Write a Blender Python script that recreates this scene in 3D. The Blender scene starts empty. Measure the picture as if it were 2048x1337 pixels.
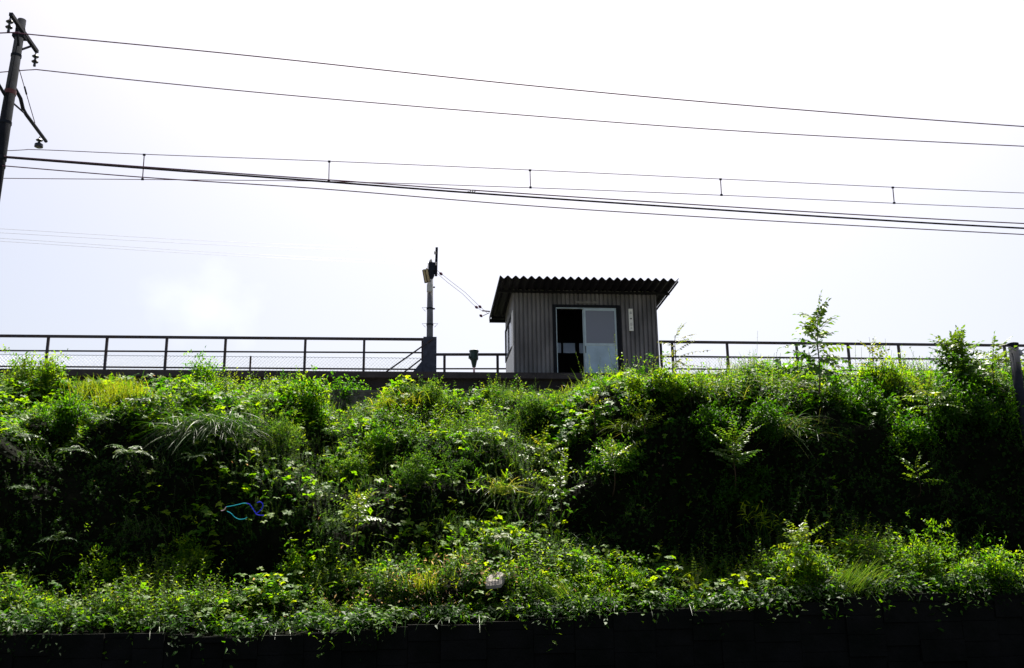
import bpy, math, random
import numpy as np
from mathutils import Vector, Matrix
R = math.radians
S = bpy.context.scene
C = S.collection

# ------------------------------------------------------------------ camera
EYE = Vector((0.0, 0.0, 1.6)); FPX = 2000.0
YAW, PITCH, ROLL = R(5.7), R(14.4), 0.0135
fw = Vector((math.sin(YAW)*math.cos(PITCH), math.cos(YAW)*math.cos(PITCH), math.sin(PITCH)))
r0 = Vector((math.cos(YAW), -math.sin(YAW), 0)); u0 = r0.cross(fw)
rt = (r0*math.cos(ROLL) - u0*math.sin(ROLL)).normalized(); up = rt.cross(fw).normalized()
cd = bpy.data.cameras.new('camera'); cam = bpy.data.objects.new('camera', cd); C.objects.link(cam)
cd.sensor_width = 36; cd.lens = 36*FPX/2048; cd.clip_end = 5000; cd.clip_start = 0.05
cam.matrix_world = Matrix(((rt.x, up.x, -fw.x, EYE.x), (rt.y, up.y, -fw.y, EYE.y), (rt.z, up.z, -fw.z, EYE.z), (0, 0, 0, 1)))
S.camera = cam

def at(px, py, Y):
    """the point of the vertical plane at depth Y that is seen in that direction"""
    d = fw*FPX + rt*(px-1024) - up*(py-668.5)
    return EYE + d*(Y/d.y)

# ------------------------------------------------------------------ sky, sun, exposure
SUN_EL, SUN_AZ = R(65), R(12)          # azimuth measured from +Y towards +X
w = bpy.data.worlds.new("World"); S.world = w; w.use_nodes = True
nt = w.node_tree; nt.nodes.clear()
sky = nt.nodes.new('ShaderNodeTexSky'); sky.sky_type = 'NISHITA'; sky.sun_disc = False
sky.sun_elevation = SUN_EL; sky.sun_rotation = SUN_AZ; sky.dust_density = 5.0; sky.air_density = 0.7; sky.ozone_density = 0.35
bg = nt.nodes.new('ShaderNodeBackground'); bg.inputs[1].default_value = 0.075
ow = nt.nodes.new('ShaderNodeOutputWorld')
# one faint cumulus low at the left, part of the sky itself
cl = at(415, 615, 1000)-EYE; cl.normalize()
tcw = nt.nodes.new('ShaderNodeTexCoord'); dst = nt.nodes.new('ShaderNodeVectorMath'); dst.operation = 'SUBTRACT'; dst.inputs[1].default_value = cl
nt.links.new(tcw.outputs['Generated'], dst.inputs[0])
scl = nt.nodes.new('ShaderNodeVectorMath'); scl.operation = 'MULTIPLY'; scl.inputs[1].default_value = (18, 18, 30); nt.links.new(dst.outputs[0], scl.inputs[0])
ln_ = nt.nodes.new('ShaderNodeVectorMath'); ln_.operation = 'LENGTH'; nt.links.new(scl.outputs[0], ln_.inputs[0])
nz = nt.nodes.new('ShaderNodeTexNoise'); nz.inputs['Scale'].default_value = 22; nz.inputs['Detail'].default_value = 8; nt.links.new(tcw.outputs['Generated'], nz.inputs['Vector'])
ma = nt.nodes.new('ShaderNodeMath'); ma.operation = 'MULTIPLY_ADD'; ma.inputs[1].default_value = 2.2; nt.links.new(nz.outputs['Fac'], ma.inputs[0]); nt.links.new(ln_.outputs['Value'], ma.inputs[2])
mr = nt.nodes.new('ShaderNodeMapRange'); mr.inputs['From Min'].default_value = 2.25; mr.inputs['From Max'].default_value = 1.2; nt.links.new(ma.outputs[0], mr.inputs['Value'])
mr.inputs['To Min'].default_value = 1.0; mr.inputs['To Max'].default_value = 1.13
sc2 = nt.nodes.new('ShaderNodeVectorMath'); sc2.operation = 'SCALE'; nt.links.new(sky.outputs[0], sc2.inputs[0]); nt.links.new(mr.outputs['Result'], sc2.inputs['Scale'])
hz_t = nt.nodes.new('ShaderNodeVectorMath'); hz_t.operation = 'MULTIPLY'; hz_t.inputs[1].default_value = (1.07, 1.03, .95)   # warm haze
nt.links.new(sc2.outputs[0], hz_t.inputs[0]); nt.links.new(hz_t.outputs[0], bg.inputs[0]); nt.links.new(bg.outputs[0], ow.inputs[0])
sl = bpy.data.lights.new('sun', 'SUN'); sl.energy = 5.0; sl.angle = R(0.5); sl.color = (1, 0.95, 0.86)
so = bpy.data.objects.new('sun', sl); C.objects.link(so)
sd = Vector((math.sin(SUN_AZ)*math.cos(SUN_EL), math.cos(SUN_AZ)*math.cos(SUN_EL), math.sin(SUN_EL)))
so.rotation_euler = sd.to_track_quat('Z', 'Y').to_euler(); so.location = (0, 0, 60)
S.view_settings.view_transform = 'Standard'; S.view_settings.look = 'None'
S.view_settings.exposure = 1.5; S.view_settings.gamma = 1

# ------------------------------------------------------------------ helpers
def tag(o, label=None, cat=None, group=None, kind=None):
    if label: o['label'] = label
    if cat: o['category'] = cat
    if group: o['group'] = group
    if kind: o['kind'] = kind
    return o

def thing(name, loc, label, cat, group=None):
    o = bpy.data.objects.new(name, None); C.objects.link(o); o.location = loc
    o.empty_display_size = 0.2
    return tag(o, label, cat, group)

class MB:
    """collects shapes in world space; build() links them as one mesh, local to its parent"""
    def __init__(s): s.v = []; s.f = []
    def box(s, a, b):
        x0, y0, z0 = a; x1, y1, z1 = b; n = len(s.v)
        s.v += [(x0,y0,z0),(x1,y0,z0),(x1,y1,z0),(x0,y1,z0),(x0,y0,z1),(x1,y0,z1),(x1,y1,z1),(x0,y1,z1)]
        s.f += [(n,n+3,n+2,n+1),(n+4,n+5,n+6,n+7),(n,n+1,n+5,n+4),(n+1,n+2,n+6,n+5),(n+2,n+3,n+7,n+6),(n+3,n,n+4,n+7)]
        return s
    def bar(s, a, b, wx, wz=None, upv=(0, 0, 1)):
        """square section bar between two points"""
        a = Vector(a); b = Vector(b); d = (b-a).normalized(); wz = wz or wx
        u = Vector(upv)
        if abs(d.dot(u)) > .98: u = Vector((0, 1, 0))
        sx = d.cross(u).normalized(); sz = sx.cross(d).normalized(); n = len(s.v)
        for p in (a, b):
            for i, j in ((-1,-1),(1,-1),(1,1),(-1,1)): s.v.append(tuple(p+sx*(i*wx/2)+sz*(j*wz/2)))
        s.f += [(n,n+1,n+2,n+3),(n+7,n+6,n+5,n+4)]+[(n+i,n+4+i,n+4+(i+1)%4,n+(i+1)%4) for i in range(4)]
        return s
    def tube(s, pts, r, k=8, caps=True):
        pts = [Vector(p) for p in pts]; m = len(pts); n = len(s.v)
        rr = r if hasattr(r, '__len__') else [r]*m
        ref = None
        for i, p in enumerate(pts):
            d = (pts[min(i+1, m-1)]-pts[max(i-1, 0)]).normalized()
            if ref is None or abs(ref.dot(d)) > .99:
                ref = Vector((0, 0, 1)) if abs(d.z) < .9 else Vector((1, 0, 0))
            a = d.cross(ref).normalized(); b = a.cross(d).normalized(); ref = b
            for j in range(k):
                t = 2*math.pi*j/k; s.v.append(tuple(p+a*(rr[i]*math.cos(t))+b*(rr[i]*math.sin(t))))
        for i in range(m-1):
            for j in range(k):
                s.f.append((n+i*k+j, n+i*k+(j+1)%k, n+(i+1)*k+(j+1)%k, n+(i+1)*k+j))
        if caps:
            s.f.append(tuple(n+j for j in reversed(range(k)))); s.f.append(tuple(n+(m-1)*k+j for j in range(k)))
        return s
    def lathe(s, c, prof, k=14, axis=(0, 0, 1)):
        """prof: (radius, height) pairs round an axis through c"""
        ax = Vector(axis).normalized(); c = Vector(c)
        a = ax.cross(Vector((1, 0, 0))) if abs(ax.x) < .9 else ax.cross(Vector((0, 1, 0)))
        a.normalize(); b = ax.cross(a); n = len(s.v)
        for r, h in prof:
            for j in range(k):
                t = 2*math.pi*j/k; s.v.append(tuple(c+ax*h+a*(r*math.cos(t))+b*(r*math.sin(t))))
        for i in range(len(prof)-1):
            for j in range(k): s.f.append((n+i*k+j, n+i*k+(j+1)%k, n+(i+1)*k+(j+1)%k, n+(i+1)*k+j))
        s.f.append(tuple(n+j for j in reversed(range(k)))); s.f.append(tuple(n+(len(prof)-1)*k+j for j in range(k)))
        return s
    def prism(s, poly, dvec):
        n = len(s.v); m = len(poly); d = Vector(dvec)
        s.v += [tuple(p) for p in poly]+[tuple(Vector(p)+d) for p in poly]
        s.f += [tuple(range(n, n+m)), tuple(range(n+2*m-1, n+m-1, -1))]
        s.f += [(n+i, n+m+i, n+m+(i+1) % m, n+(i+1) % m) for i in range(m)]
        return s
    def build(s, name, mat, parent=None, smooth=False):
        me = bpy.data.meshes.new(name)
        off = Vector((0, 0, 0)); p = parent
        while p is not None: off += p.location; p = p.parent
        if parent is None and s.v:      # a thing of one mesh: its origin goes to the middle of its base
            vs = np.array(s.v); off = Vector(((vs[:, 0].min()+vs[:, 0].max())/2, (vs[:, 1].min()+vs[:, 1].max())/2, vs[:, 2].min()))
        me.from_pydata([tuple(Vector(v)-off) for v in s.v], [], s.f); me.update()
        if smooth: me.polygons.foreach_set('use_smooth', [True]*len(me.polygons))
        me.materials.append(mat)
        o = bpy.data.objects.new(name, me); C.objects.link(o)
        if parent is not None: o.parent = parent
        else: o.location = off
        return o

# ------------------------------------------------------------------ materials
def mat(name, col, rough=.6, metal=0., var=.25, scale=3., bump=0., bscale=20., spec=.5, stretch=(1, 1, 1), col2=None, lo=.35, hi=.7):
    m = bpy.data.materials.new(name); m.use_nodes = True; t = m.node_tree; p = t.nodes['Principled BSDF']
    tc = t.nodes.new('ShaderNodeTexCoord'); mp = t.nodes.new('ShaderNodeMapping'); mp.inputs['Scale'].default_value = stretch
    t.links.new(tc.outputs['Object'], mp.inputs[0])
    n = t.nodes.new('ShaderNodeTexNoise'); n.inputs['Scale'].default_value = scale; n.inputs['Detail'].default_value = 6
    t.links.new(mp.outputs[0], n.inputs['Vector'])
    r = t.nodes.new('ShaderNodeValToRGB'); e = r.color_ramp.elements
    c2 = col2 or tuple(c*(1-var) for c in col)
    e[0].position = lo; e[0].color = (*c2, 1); e[1].position = hi; e[1].color = (*[min(1, c*(1+var*.5)) for c in col], 1)
    t.links.new(n.outputs['Fac'], r.inputs[0]); t.links.new(r.outputs[0], p.inputs['Base Color'])
    p.inputs['Roughness'].default_value = rough; p.inputs['Metallic'].default_value = metal
    p.inputs['Specular IOR Level'].default_value = spec
    if bump:
        n2 = t.nodes.new('ShaderNodeTexNoise'); n2.inputs['Scale'].default_value = bscale; n2.inputs['Detail'].default_value = 8
        t.links.new(mp.outputs[0], n2.inputs['Vector'])
        b = t.nodes.new('ShaderNodeBump'); b.inputs['Strength'].default_value = bump; b.inputs['Distance'].default_value = .03
        t.links.new(n2.outputs['Fac'], b.inputs['Height']); t.links.new(b.outputs[0], p.inputs['Normal'])
    return m

def leaf_mat(name, cols, trans=.42, rough=.42, spec=.5, tgain=(2.6, 2.2, 1.2)):
    """cols: ramp of leaf colours picked per leaf by the 'tint' attribute"""
    m = bpy.data.materials.new(name); m.use_nodes = True; t = m.node_tree; p = t.nodes['Principled BSDF']; o = t.nodes['Material Output']
    a = t.nodes.new('ShaderNodeAttribute'); a.attribute_name = 'tint'
    r = t.nodes.new('ShaderNodeValToRGB'); e = r.color_ramp.elements
    while len(e) < len(cols): e.new(.5)
    for i, c in enumerate(cols): e[i].position = i/(len(cols)-1); e[i].color = (*c, 1)
    t.links.new(a.outputs['Fac'], r.inputs[0])
    t.links.new(r.outputs[0], p.inputs['Base Color']); p.inputs['Roughness'].default_value = rough; p.inputs['Specular IOR Level'].default_value = spec
    mul = t.nodes.new('ShaderNodeMix'); mul.data_type = 'RGBA'; mul.blend_type = 'MULTIPLY'; mul.inputs['Factor'].default_value = 1; mul.clamp_result = False
    t.links.new(r.outputs[0], mul.inputs['A']); mul.inputs['B'].default_value = (*tgain, 1)
    tr = t.nodes.new('ShaderNodeBsdfTranslucent'); t.links.new(mul.outputs['Result'], tr.inputs[0])
    mx = t.nodes.new('ShaderNodeMixShader'); mx.inputs[0].default_value = trans
    t.links.new(p.outputs[0], mx.inputs[1]); t.links.new(tr.outputs[0], mx.inputs[2]); t.links.new(mx.outputs[0], o.inputs[0])
    return m

M_conc = mat('pole concrete', (.12, .125, .15), .85, var=.35, scale=4, bump=.3, bscale=60)
M_darkc = mat('shade dark concrete', (.012, .011, .012), .9, var=.6, scale=1.6, bump=.4, bscale=18)  # base colour lowered to near black for the shade on the platform face
M_coping = mat('coping concrete', (.03, .027, .03), .9, var=.4, scale=3, bump=.3, bscale=30)
M_steel = mat('dark painted steel', (.015, .018, .028), .8, 0, spec=.1, var=.3, scale=9)
M_rail = mat('railing steel', (.035, .035, .052), .65, .1, spec=.3, var=.4, scale=6, col2=(.045, .028, .022))
M_galv = mat('galvanised steel', (.3, .31, .33), .45, .7, var=.2, scale=8)
M_wire = mat('wire', (.1, .035, .07), .8, 0, spec=.1, var=.1)
M_cable = mat('black cable', (.012, .008, .012), .9, 0, spec=.05, var=.1)
M_porc = mat('insulator porcelain', (.015, .02, .025), .35, 0, var=.15)
M_porcw = mat('white porcelain', (.5, .48, .46), .3, 0, var=.15)
M_red = mat('faded red band', (.1, .012, .012), .6, var=.3, scale=12)
M_siding = mat('brown grey ribbed siding', (.155, .145, .155), .6, .1, var=.5, scale=2.2, bump=.08, bscale=40, stretch=(1, 1, .35))
M_roof = mat('folded roof sheet', (.012, .012, .016), .8, 0, spec=.15, var=.35, scale=2.5)
M_alu = mat('aluminium sash', (.42, .5, .54), .4, .3, var=.12, scale=6)
M_doorpanel = mat('door panel', (.38, .5, .62), .5, .1, var=.2, scale=3)
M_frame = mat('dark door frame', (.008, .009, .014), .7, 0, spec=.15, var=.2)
M_white = mat('white panel', (.72, .71, .7), .6, 0, var=.12, scale=3)
M_sign = mat('sign white', (.75, .75, .72), .5, 0, var=.08, scale=10)
M_ink = mat('sign ink', (.02, .02, .03), .6, 0, var=.1)
M_fade = mat('faded ink', (.3, .3, .33), .6, 0, var=.2)
M_green = mat('dark green paint', (.015, .045, .035), .5, .1, var=.3, scale=10)
M_wood = mat('bench wood', (.12, .07, .04), .7, 0, var=.3, scale=6)
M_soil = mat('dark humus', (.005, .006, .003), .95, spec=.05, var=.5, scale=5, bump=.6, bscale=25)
M_stone = mat('shade black retaining stone', (.005, .005, .005), .95, var=.6, scale=2.5, bump=.8, bscale=12, col2=(.002, .003, .002), spec=.1)  # near-black base colour carries the shadow on the wall face
M_road = mat('asphalt', (.05, .05, .05), .9, var=.25, scale=4, bump=.3, bscale=80)
M_ballast = mat('ballast', (.13, .11, .095), .95, var=.5, scale=9, bump=.8, bscale=20)
M_field = mat('far field', (.06, .075, .03), .95, var=.4, scale=.05)
M_stem = mat('green stem', (.05, .06, .02), .6, var=.3, scale=8)
M_bark = mat('reddish stem', (.07, .04, .025), .7, var=.3, scale=8)
M_lamp = mat('lamp cover', (.35, .27, .14), .5, var=.2, scale=5)
M_box = mat('pale steel box', (.42, .42, .4), .5, .1, var=.15, scale=7)
M_rock = mat('pale rock', (.22, .2, .18), .85, var=.3, scale=9, bump=.5, bscale=30)
M_cyan = mat('cyan cord', (.0, .55, .65), .5, var=.15, scale=14)
M_blue = mat('deep blue cord', (.0, .01, .8), .5, var=.2, scale=14)
M_pink = mat('pale cord tip', (.75, .5, .55), .5, var=.15, scale=14)

def glass(name, col, rough, alpha):
    m = bpy.data.materials.new(name); m.use_nodes = True; t = m.node_tree; p = t.nodes['Principled BSDF']; o = t.nodes['Material Output']
    p.inputs['Base Color'].default_value = (*col, 1); p.inputs['Roughness'].default_value = rough
    tr = t.nodes.new('ShaderNodeBsdfTransparent'); mx = t.nodes.new('ShaderNodeMixShader'); mx.inputs[0].default_value = alpha
    t.links.new(tr.outputs[0], mx.inputs[1]); t.links.new(p.outputs[0], mx.inputs[2]); t.links.new(mx.outputs[0], o.inputs[0])
    return m
M_glass = glass('door glass with painted reflection', (.2, .215, .275), .2, .85)  # grey reflection of sky and trees put into the pane colour
def frosted(name, col, f=.5):
    m = bpy.data.materials.new(name); m.use_nodes = True; t = m.node_tree; p = t.nodes['Principled BSDF']; o = t.nodes['Material Output']
    p.inputs['Base Color'].default_value = (*col, 1); p.inputs['Roughness'].default_value = .4
    tr = t.nodes.new('ShaderNodeBsdfTranslucent'); tr.inputs[0].default_value = (*col, 1)
    mx = t.nodes.new('ShaderNodeMixShader'); mx.inputs[0].default_value = f
    t.links.new(p.outputs[0], mx.inputs[1]); t.links.new(tr.outputs[0], mx.inputs[2]); t.links.new(mx.outputs[0], o.inputs[0])
    return m
M_frost = frosted('frosted window', (.34, .4, .5), .6)

G3 = (3.1, 2.8, .7)
L_weed = leaf_mat('weed leaf', [(.007, .03, .003), (.026, .085, .004), (.068, .14, .006), (.14, .19, .010)], .48, .5, .16, G3)
L_dark = leaf_mat('shade dark ivy leaf', [(.003, .01, .002), (.006, .02, .003), (.012, .035, .004), (.025, .055, .006)], .3, .7, .05)  # leaf colours lowered to paint in the shade of the hollows
L_fine = leaf_mat('fine weed leaf', [(.011, .04, .007), (.032, .085, .012), (.068, .12, .016), (.12, .16, .026)], .45, .65, .1, G3)
L_vine = leaf_mat('vine leaf', [(.009, .05, .003), (.034, .11, .004), (.082, .16, .005), (.15, .2, .008)], .5, .5, .18, G3)
L_grass = leaf_mat('grass blade', [(.006, .028, .003), (.022, .075, .005), (.065, .12, .01), (.16, .17, .04)], .42, .45, .3)
L_yell = leaf_mat('yellow grass blade', [(.05, .1, .006), (.1, .15, .008), (.18, .2, .01), (.24, .22, .03)], .45, .5, .2)
L_tree = leaf_mat('sapling leaf', [(.01, .045, .005), (.035, .1, .007), (.08, .14, .008), (.16, .17, .01)], .42, .4, .35)
L_fern = leaf_mat('fern frond', [(.02, .06, .012), (.05, .11, .025), (.1, .15, .05), (.22, .24, .13)], .38, .5, .35)
L_dead = leaf_mat('dry leaf', [(.05, .035, .02), (.13, .08, .05), (.24, .17, .11), (.38, .3, .22)], .3, .6, .2)
M_pole = mat('old dark concrete', (.012, .014, .02), .95, spec=.04, var=.4, scale=4, bump=.3, bscale=60)
M_worn = mat('worn plate', (.17, .16, .16), .6, 0, var=.4, scale=14)

# ------------------------------------------------------------------ the slope
def sstep(x): x = np.clip(x, 0, 1); return x*x*(3-2*x)
_r = np.random.RandomState(3); _G = _r.rand(256, 256)
def vnoise(x, y):
    xi = np.floor(x).astype(int); yi = np.floor(y).astype(int); fx = x-xi; fy = y-yi
    fx = fx*fx*(3-2*fx); fy = fy*fy*(3-2*fy)
    g = lambda a, b: _G[a % 256, b % 256]
    return (g(xi, yi)*(1-fx)+g(xi+1, yi)*fx)*(1-fy)+(g(xi, yi+1)*(1-fx)+g(xi+1, yi+1)*fx)*fy
def fbm(x, y, o=3):
    s = 0; a = 1; t = 0
    for i in range(o): s = s+a*vnoise(x*2**i+17*i, y*2**i+31*i); t += a; a *= .5
    return s/t
T_ = np.array([0, .14, .28, .42, .56, .7, .85, 1.])
P_steep = np.array([(15, 1.15), (15.8, 1.4), (16.7, 1.65), (17.1, 2.7), (17.6, 3.9), (18.6, 4.75), (20, 5.4), (21.6, 5.85)])
P_even = np.array([(15, 1.15), (15.8, 1.4), (16.5, 1.75), (17.2, 2.6), (18.2, 3.6), (19.2, 4.5), (20.3, 5.2), (21.6, 5.72)])
P_right = np.array([(15, 1.15), (15.8, 1.4), (16.7, 1.75), (16.9, 3.0), (17.2, 4.2), (17.9, 5.05), (19.4, 5.8), (21.6, 6.25)])
def lip(X):
    X = np.asarray(X, float)
    return .42*sstep((X-.5)/9)+(fbm(X*.55+31, X*0+4, 2)-.5)*.22
def surf(X, t, disp=True):
    """vectorised point on the slope: X along the line, t from the wall (0) to the crest (1)"""
    X = np.asarray(X, float); t = np.asarray(t, float)
    wl = sstep((-1.3-X)/1.6); wr = sstep((X-2.2)/2.2); we = 1-wl-wr
    def ip(P): return np.stack([np.interp(t, T_, P[:, 0]), np.interp(t, T_, P[:, 1])], -1)
    yz = ip(P_steep)*wl[..., None]+ip(P_even)*we[..., None]+ip(P_right)*wr[..., None]
    yz = yz+np.stack([np.zeros_like(X), lip(X)*(1-sstep((t-.1)/.35))], -1)
    if disp:
        d = (fbm(X*.8+3, t*7, 3)-.5)*1.5+(fbm(X*2.4, t*18+9, 2)-.5)*.6
        d = d*sstep(t/.12)*(1-.6*sstep((t-.85)/.15))
        yz = yz+np.stack([-.6*d, .55*d-(.07*sstep((X+4.2)/1)*(1-sstep((X-2.2)/1))+.42*sstep((X-2.2)/1)*(1-sstep((X-6.2)/1.2))+.2*sstep((X-6.2)/1.2))*sstep((t-.7)/.3)], -1)
    return np.stack([X, yz[..., 0], yz[..., 1]], -1)
def snorm(X, t):
    a = surf(X, t+.02, False)-surf(X, np.maximum(t-.02, 0), False)
    n = np.stack([np.zeros_like(X), -a[..., 2], a[..., 1]], -1)
    return n/np.linalg.norm(n, axis=-1, keepdims=True)

XL, XR = -13.0, 18.5
nx, ntt = 260, 90
gx, gt = np.meshgrid(np.linspace(XL-30, XR+30, 0+nx), np.linspace(0, 1, ntt), indexing='ij')
g = surf(gx, gt); g[..., 2] -= .06
V = g.reshape(-1, 3); F = []
for i in range(nx-1):
    for j in range(ntt-1): a = i*ntt+j; F.append((a, a+ntt, a+ntt+1, a+1))
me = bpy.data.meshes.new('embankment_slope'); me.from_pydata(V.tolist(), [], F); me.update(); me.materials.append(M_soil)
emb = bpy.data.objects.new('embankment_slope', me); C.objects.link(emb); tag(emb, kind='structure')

# ground as one sheet to the horizon, road, ballast bed behind the crest
MB().box((-1500, -1500, -.5), (1500, 1500, -.02)).build('ground', M_field)['kind'] = 'structure'
MB().box((-60, -6, -.019), (60, 13.2, 0)).build('road', M_road)['kind'] = 'structure'
MB().box((-60, 13.2, -.019), (60, 14.995, .12)).build('verge', M_soil)['kind'] = 'structure'
MB().box((-45, 21.5, 0), (50, 25.6, 5.86)).build('track_bed', M_ballast)['kind'] = 'structure'

# retaining wall under the ledge: rough blocks, its top following the ledge
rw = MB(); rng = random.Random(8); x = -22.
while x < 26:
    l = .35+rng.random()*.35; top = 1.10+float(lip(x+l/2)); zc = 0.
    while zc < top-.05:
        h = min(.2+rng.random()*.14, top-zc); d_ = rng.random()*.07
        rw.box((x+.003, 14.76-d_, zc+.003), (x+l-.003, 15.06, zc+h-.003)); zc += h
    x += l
tag(rw.build('retaining_wall', M_stone), 'block wall coloured near black for shadow under the hanging weeds at the bottom', 'wall')

# ------------------------------------------------------------------ platform
ZP = at(1000, 745, 25.6).z
pf = thing('platform', (3, 27.5, 5.86), 'long raised railway platform with dark concrete face under the railings', 'platform')
MB().box((-45, 25.75, 5.8), (50, 30.0, ZP-.16)).build('wall', M_darkc, pf)
MB().box((-45, 25.6, ZP-.16), (50, 30.02, ZP)).build('deck', M_coping, pf)

# ------------------------------------------------------------------ shed
YW = 26.5; YB = 28.9; YRf = 25.5; YRb = 29.25
xl = at(1027, 660, YW).x; xr = at(1314, 660, YW).x
zr = at(1180, 560, YRf).z          # roof sheet (bottom of the waves)
zwt = zr-.01
shed = thing('waiting_shed', ((xl+xr)/2, (YW+YB)/2, ZP), 'small brown waiting shed with sliding door and wavy metal roof on the platform', 'shed')
dx0 = at(1106, 660, YW).x; dx1 = at(1242, 660, YW).x; dzt = at(1172, 611, YW).z
def ribbed(mb, x0, x1, z0, z1, y, pitch=.122, dep=.04, ax='x', out=-1):
    """ribbed sheet with thickness from x0 to x1 facing -y (ax x) or facing out along x (ax y)"""
    n = max(1, round((x1-x0)/pitch)); p = (x1-x0)/n; pr = []
    for i in range(n):
        b = x0+i*p; pr += [(b, 0), (b+.16*p, 0), (b+.22*p, dep), (b+.82*p, dep), (b+.88*p, 0)]
    pr.append((x1, 0)); back = -.03
    poly = [(u, out*d) for u, d in pr]+[(x1, out*back), (x0, out*back)]
    if ax == 'x': pts = [(u, y+d, z0) for u, d in poly]
    else: pts = [(y+d, u, z0) for u, d in poly]
    n0 = len(mb.v); m = len(pts)
    mb.v += pts+[(a, b, z1) for a, b, c in pts]
    mb.f += [(n0+i, n0+(i+1) % m, n0+m+(i+1) % m, n0+m+i) for i in range(m)]
fwm = MB()
ribbed(fwm, xl+.035, dx0, ZP+.03, zwt, YW); ribbed(fwm, dx1, xr-.035, ZP+.03, zwt, YW); ribbed(fwm, dx0, dx1, dzt, zwt, YW)
fwo = fwm.build('wall', M_siding, shed); fwo['label'] = 'ribbed front wall around the door'
sw = MB(); ribbed(sw, YW+.04, YB, ZP+.03, zwt, xr, ax='y', out=1); sw.build('wall', M_siding, shed)
# corner posts
for cx in (xl+.002, xr-.032): MB().box((cx, YW-.032, ZP), (cx+.034, YW+.04, zwt)).build('corner_trim', M_siding, shed)
# back wall with a long frosted window
zb0 = at(1140, 708, YB).z; zb1 = at(1140, 640, YB).z
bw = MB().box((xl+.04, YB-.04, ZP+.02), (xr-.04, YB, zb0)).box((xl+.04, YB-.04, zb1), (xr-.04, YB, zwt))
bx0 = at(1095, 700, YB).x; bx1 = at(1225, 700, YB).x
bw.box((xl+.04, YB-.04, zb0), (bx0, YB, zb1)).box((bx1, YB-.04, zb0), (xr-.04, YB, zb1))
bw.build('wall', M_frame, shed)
zm = at(1140, 687, YB).z
win = MB()
xa, xb_, xc, xd = [at(q, 700, YB).x for q in (1122, 1126, 1150, 1158)]
win.box((xa, YB-.05, zb0), (xb_, YB-.008, zm)).box((xc, YB-.05, zb0), (xd, YB-.008, zb1))
win.box((bx0, YB-.05, zb0-.02), (bx1, YB-.042, zb0+.015))
wino = win.build('window', M_frame, shed)
MB().box((bx0, YB-.03, zb0), (bx1, YB-.022, zm)).build('pane', M_frost, wino)
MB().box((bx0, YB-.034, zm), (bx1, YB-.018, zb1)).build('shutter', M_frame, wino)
# floor, bench inside
MB().box((xl+.04, YW+.04, ZP+.002), (xr-.04, YB-.04, ZP+.03)).build('floor', M_darkc, shed)
be = MB().box((xl+.06, YB-.5, ZP+.42), (xr-.06, YB-.06, ZP+.46))
for q in range(4): be.box((xl+.2+q*1.1, YB-.45, ZP+.03), (xl+.26+q*1.1, YB-.1, ZP+.42))
be.build('bench', M_wood, shed)
# left side: solid pale lower panel, window opening above with a pale sash at the front
zs = ZP+1.0; zt2 = ZP+1.98
MB().box((xl, YW+.04, ZP+.02), (xl+.035, YB, zs)).build('side_panel', M_white, shed)
MB().box((xl, YW+.04, zt2), (xl+.04, YB, zwt)).build('wall', M_siding, shed)
sf = MB().box((xl-.01, YW+.04, zs), (xl+.045, YW+.5, zt2)).build('sash', M_white, shed)
s2 = MB().box((xl-.02, YB-.06, zs), (xl+.04, YB+.001, zt2)).box((xl-.02, YW+.5, zs), (xl+.04, YB-.06, zs+.05)).box((xl-.02, YW+.5, zt2-.06), (xl+.04, YB-.06, zt2))
s2.box((xl-.015, YW+1.4, zs+.05), (xl+.035, YW+1.46, zt2-.06))
sw2 = s2.build('window', M_frame, shed)
MB().box((xl+.005, YW+.5, zs+.05), (xl+.012, YB-.06, zt2-.06)).build('pane', M_glass, sw2)
# roof: folded sheet, 23 waves, with thickness
x0r = at(1000, 560, YRf).x; x1r = at(1358, 560, YRf).x; NW = 23; pw = (x1r-x0r)/NW; amp = .085
topl = []
for i in range(NW):
    b = x0r+i*pw
    topl += [(b, amp*1.0), (b+.12*pw, amp*.86), (b+.44*pw, .05*amp), (b+.56*pw, .05*amp), (b+.88*pw, amp*.86)]
topl.append((x1r, amp))
rf = MB(); n = len(topl); sg = .02
for y_, dz in ((YRf, .0), (YRb, -.10)):
    for u, h in topl: rf.v.append((u, y_, zr+h+dz))
for y_, dz in ((YRf, .0), (YRb, -.10)):
    for u, h in topl: rf.v.append((u, y_, zr+h+dz-.012))
for i in range(n-1):
    rf.f.append((i, i+1, n+i+1, n+i)); rf.f.append((2*n+i, 3*n+i, 3*n+i+1, 2*n+i+1))
    rf.f.append((i, 2*n+i, 2*n+i+1, i+1)); rf.f.append((n+i, n+i+1, 3*n+i+1, 3*n+i))
rf.f += [(0, n, 3*n, 2*n), (n-1, 3*n-1, 4*n-1, 2*n-1)]
roof = rf.build('roof', M_roof, shed)
# verge boards along both sides, purlins and gutter
vb = MB()
vb = MB(); vb.prism([(x0r-.012, YRf+.02, zr+.05), (x0r-.012, YRb, zr-.05), (x0r-.012, YRb, zr-.17), (x0r-.012, YRf+.02, zr-.02)], (.022, 0, 0))
vb.build('verge_board', M_roof, roof); vb = MB(); vb.prism([(x1r-.01, YRf+.12, zr+.05), (x1r-.01, YRb, zr-.05), (x1r-.01, YRb, zr-.12), (x1r-.01, YRf+.12, zr-.0)], (.022, 0, 0))
vb.build('verge_board', M_roof, roof)
pu = MB()
for yy in (YW-.06, YB+.05): MB().box((x0r+.03, yy, zr-.08-.03*(yy-YRf)), (x1r-.03, yy+.05, zr-.012-.027*(yy-YRf))).build('purlin', M_roof, roof)
MB().box((x0r, YRb, zr-.2), (x1r, YRb+.1, zr-.1)).build('gutter', M_steel, roof)
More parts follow.
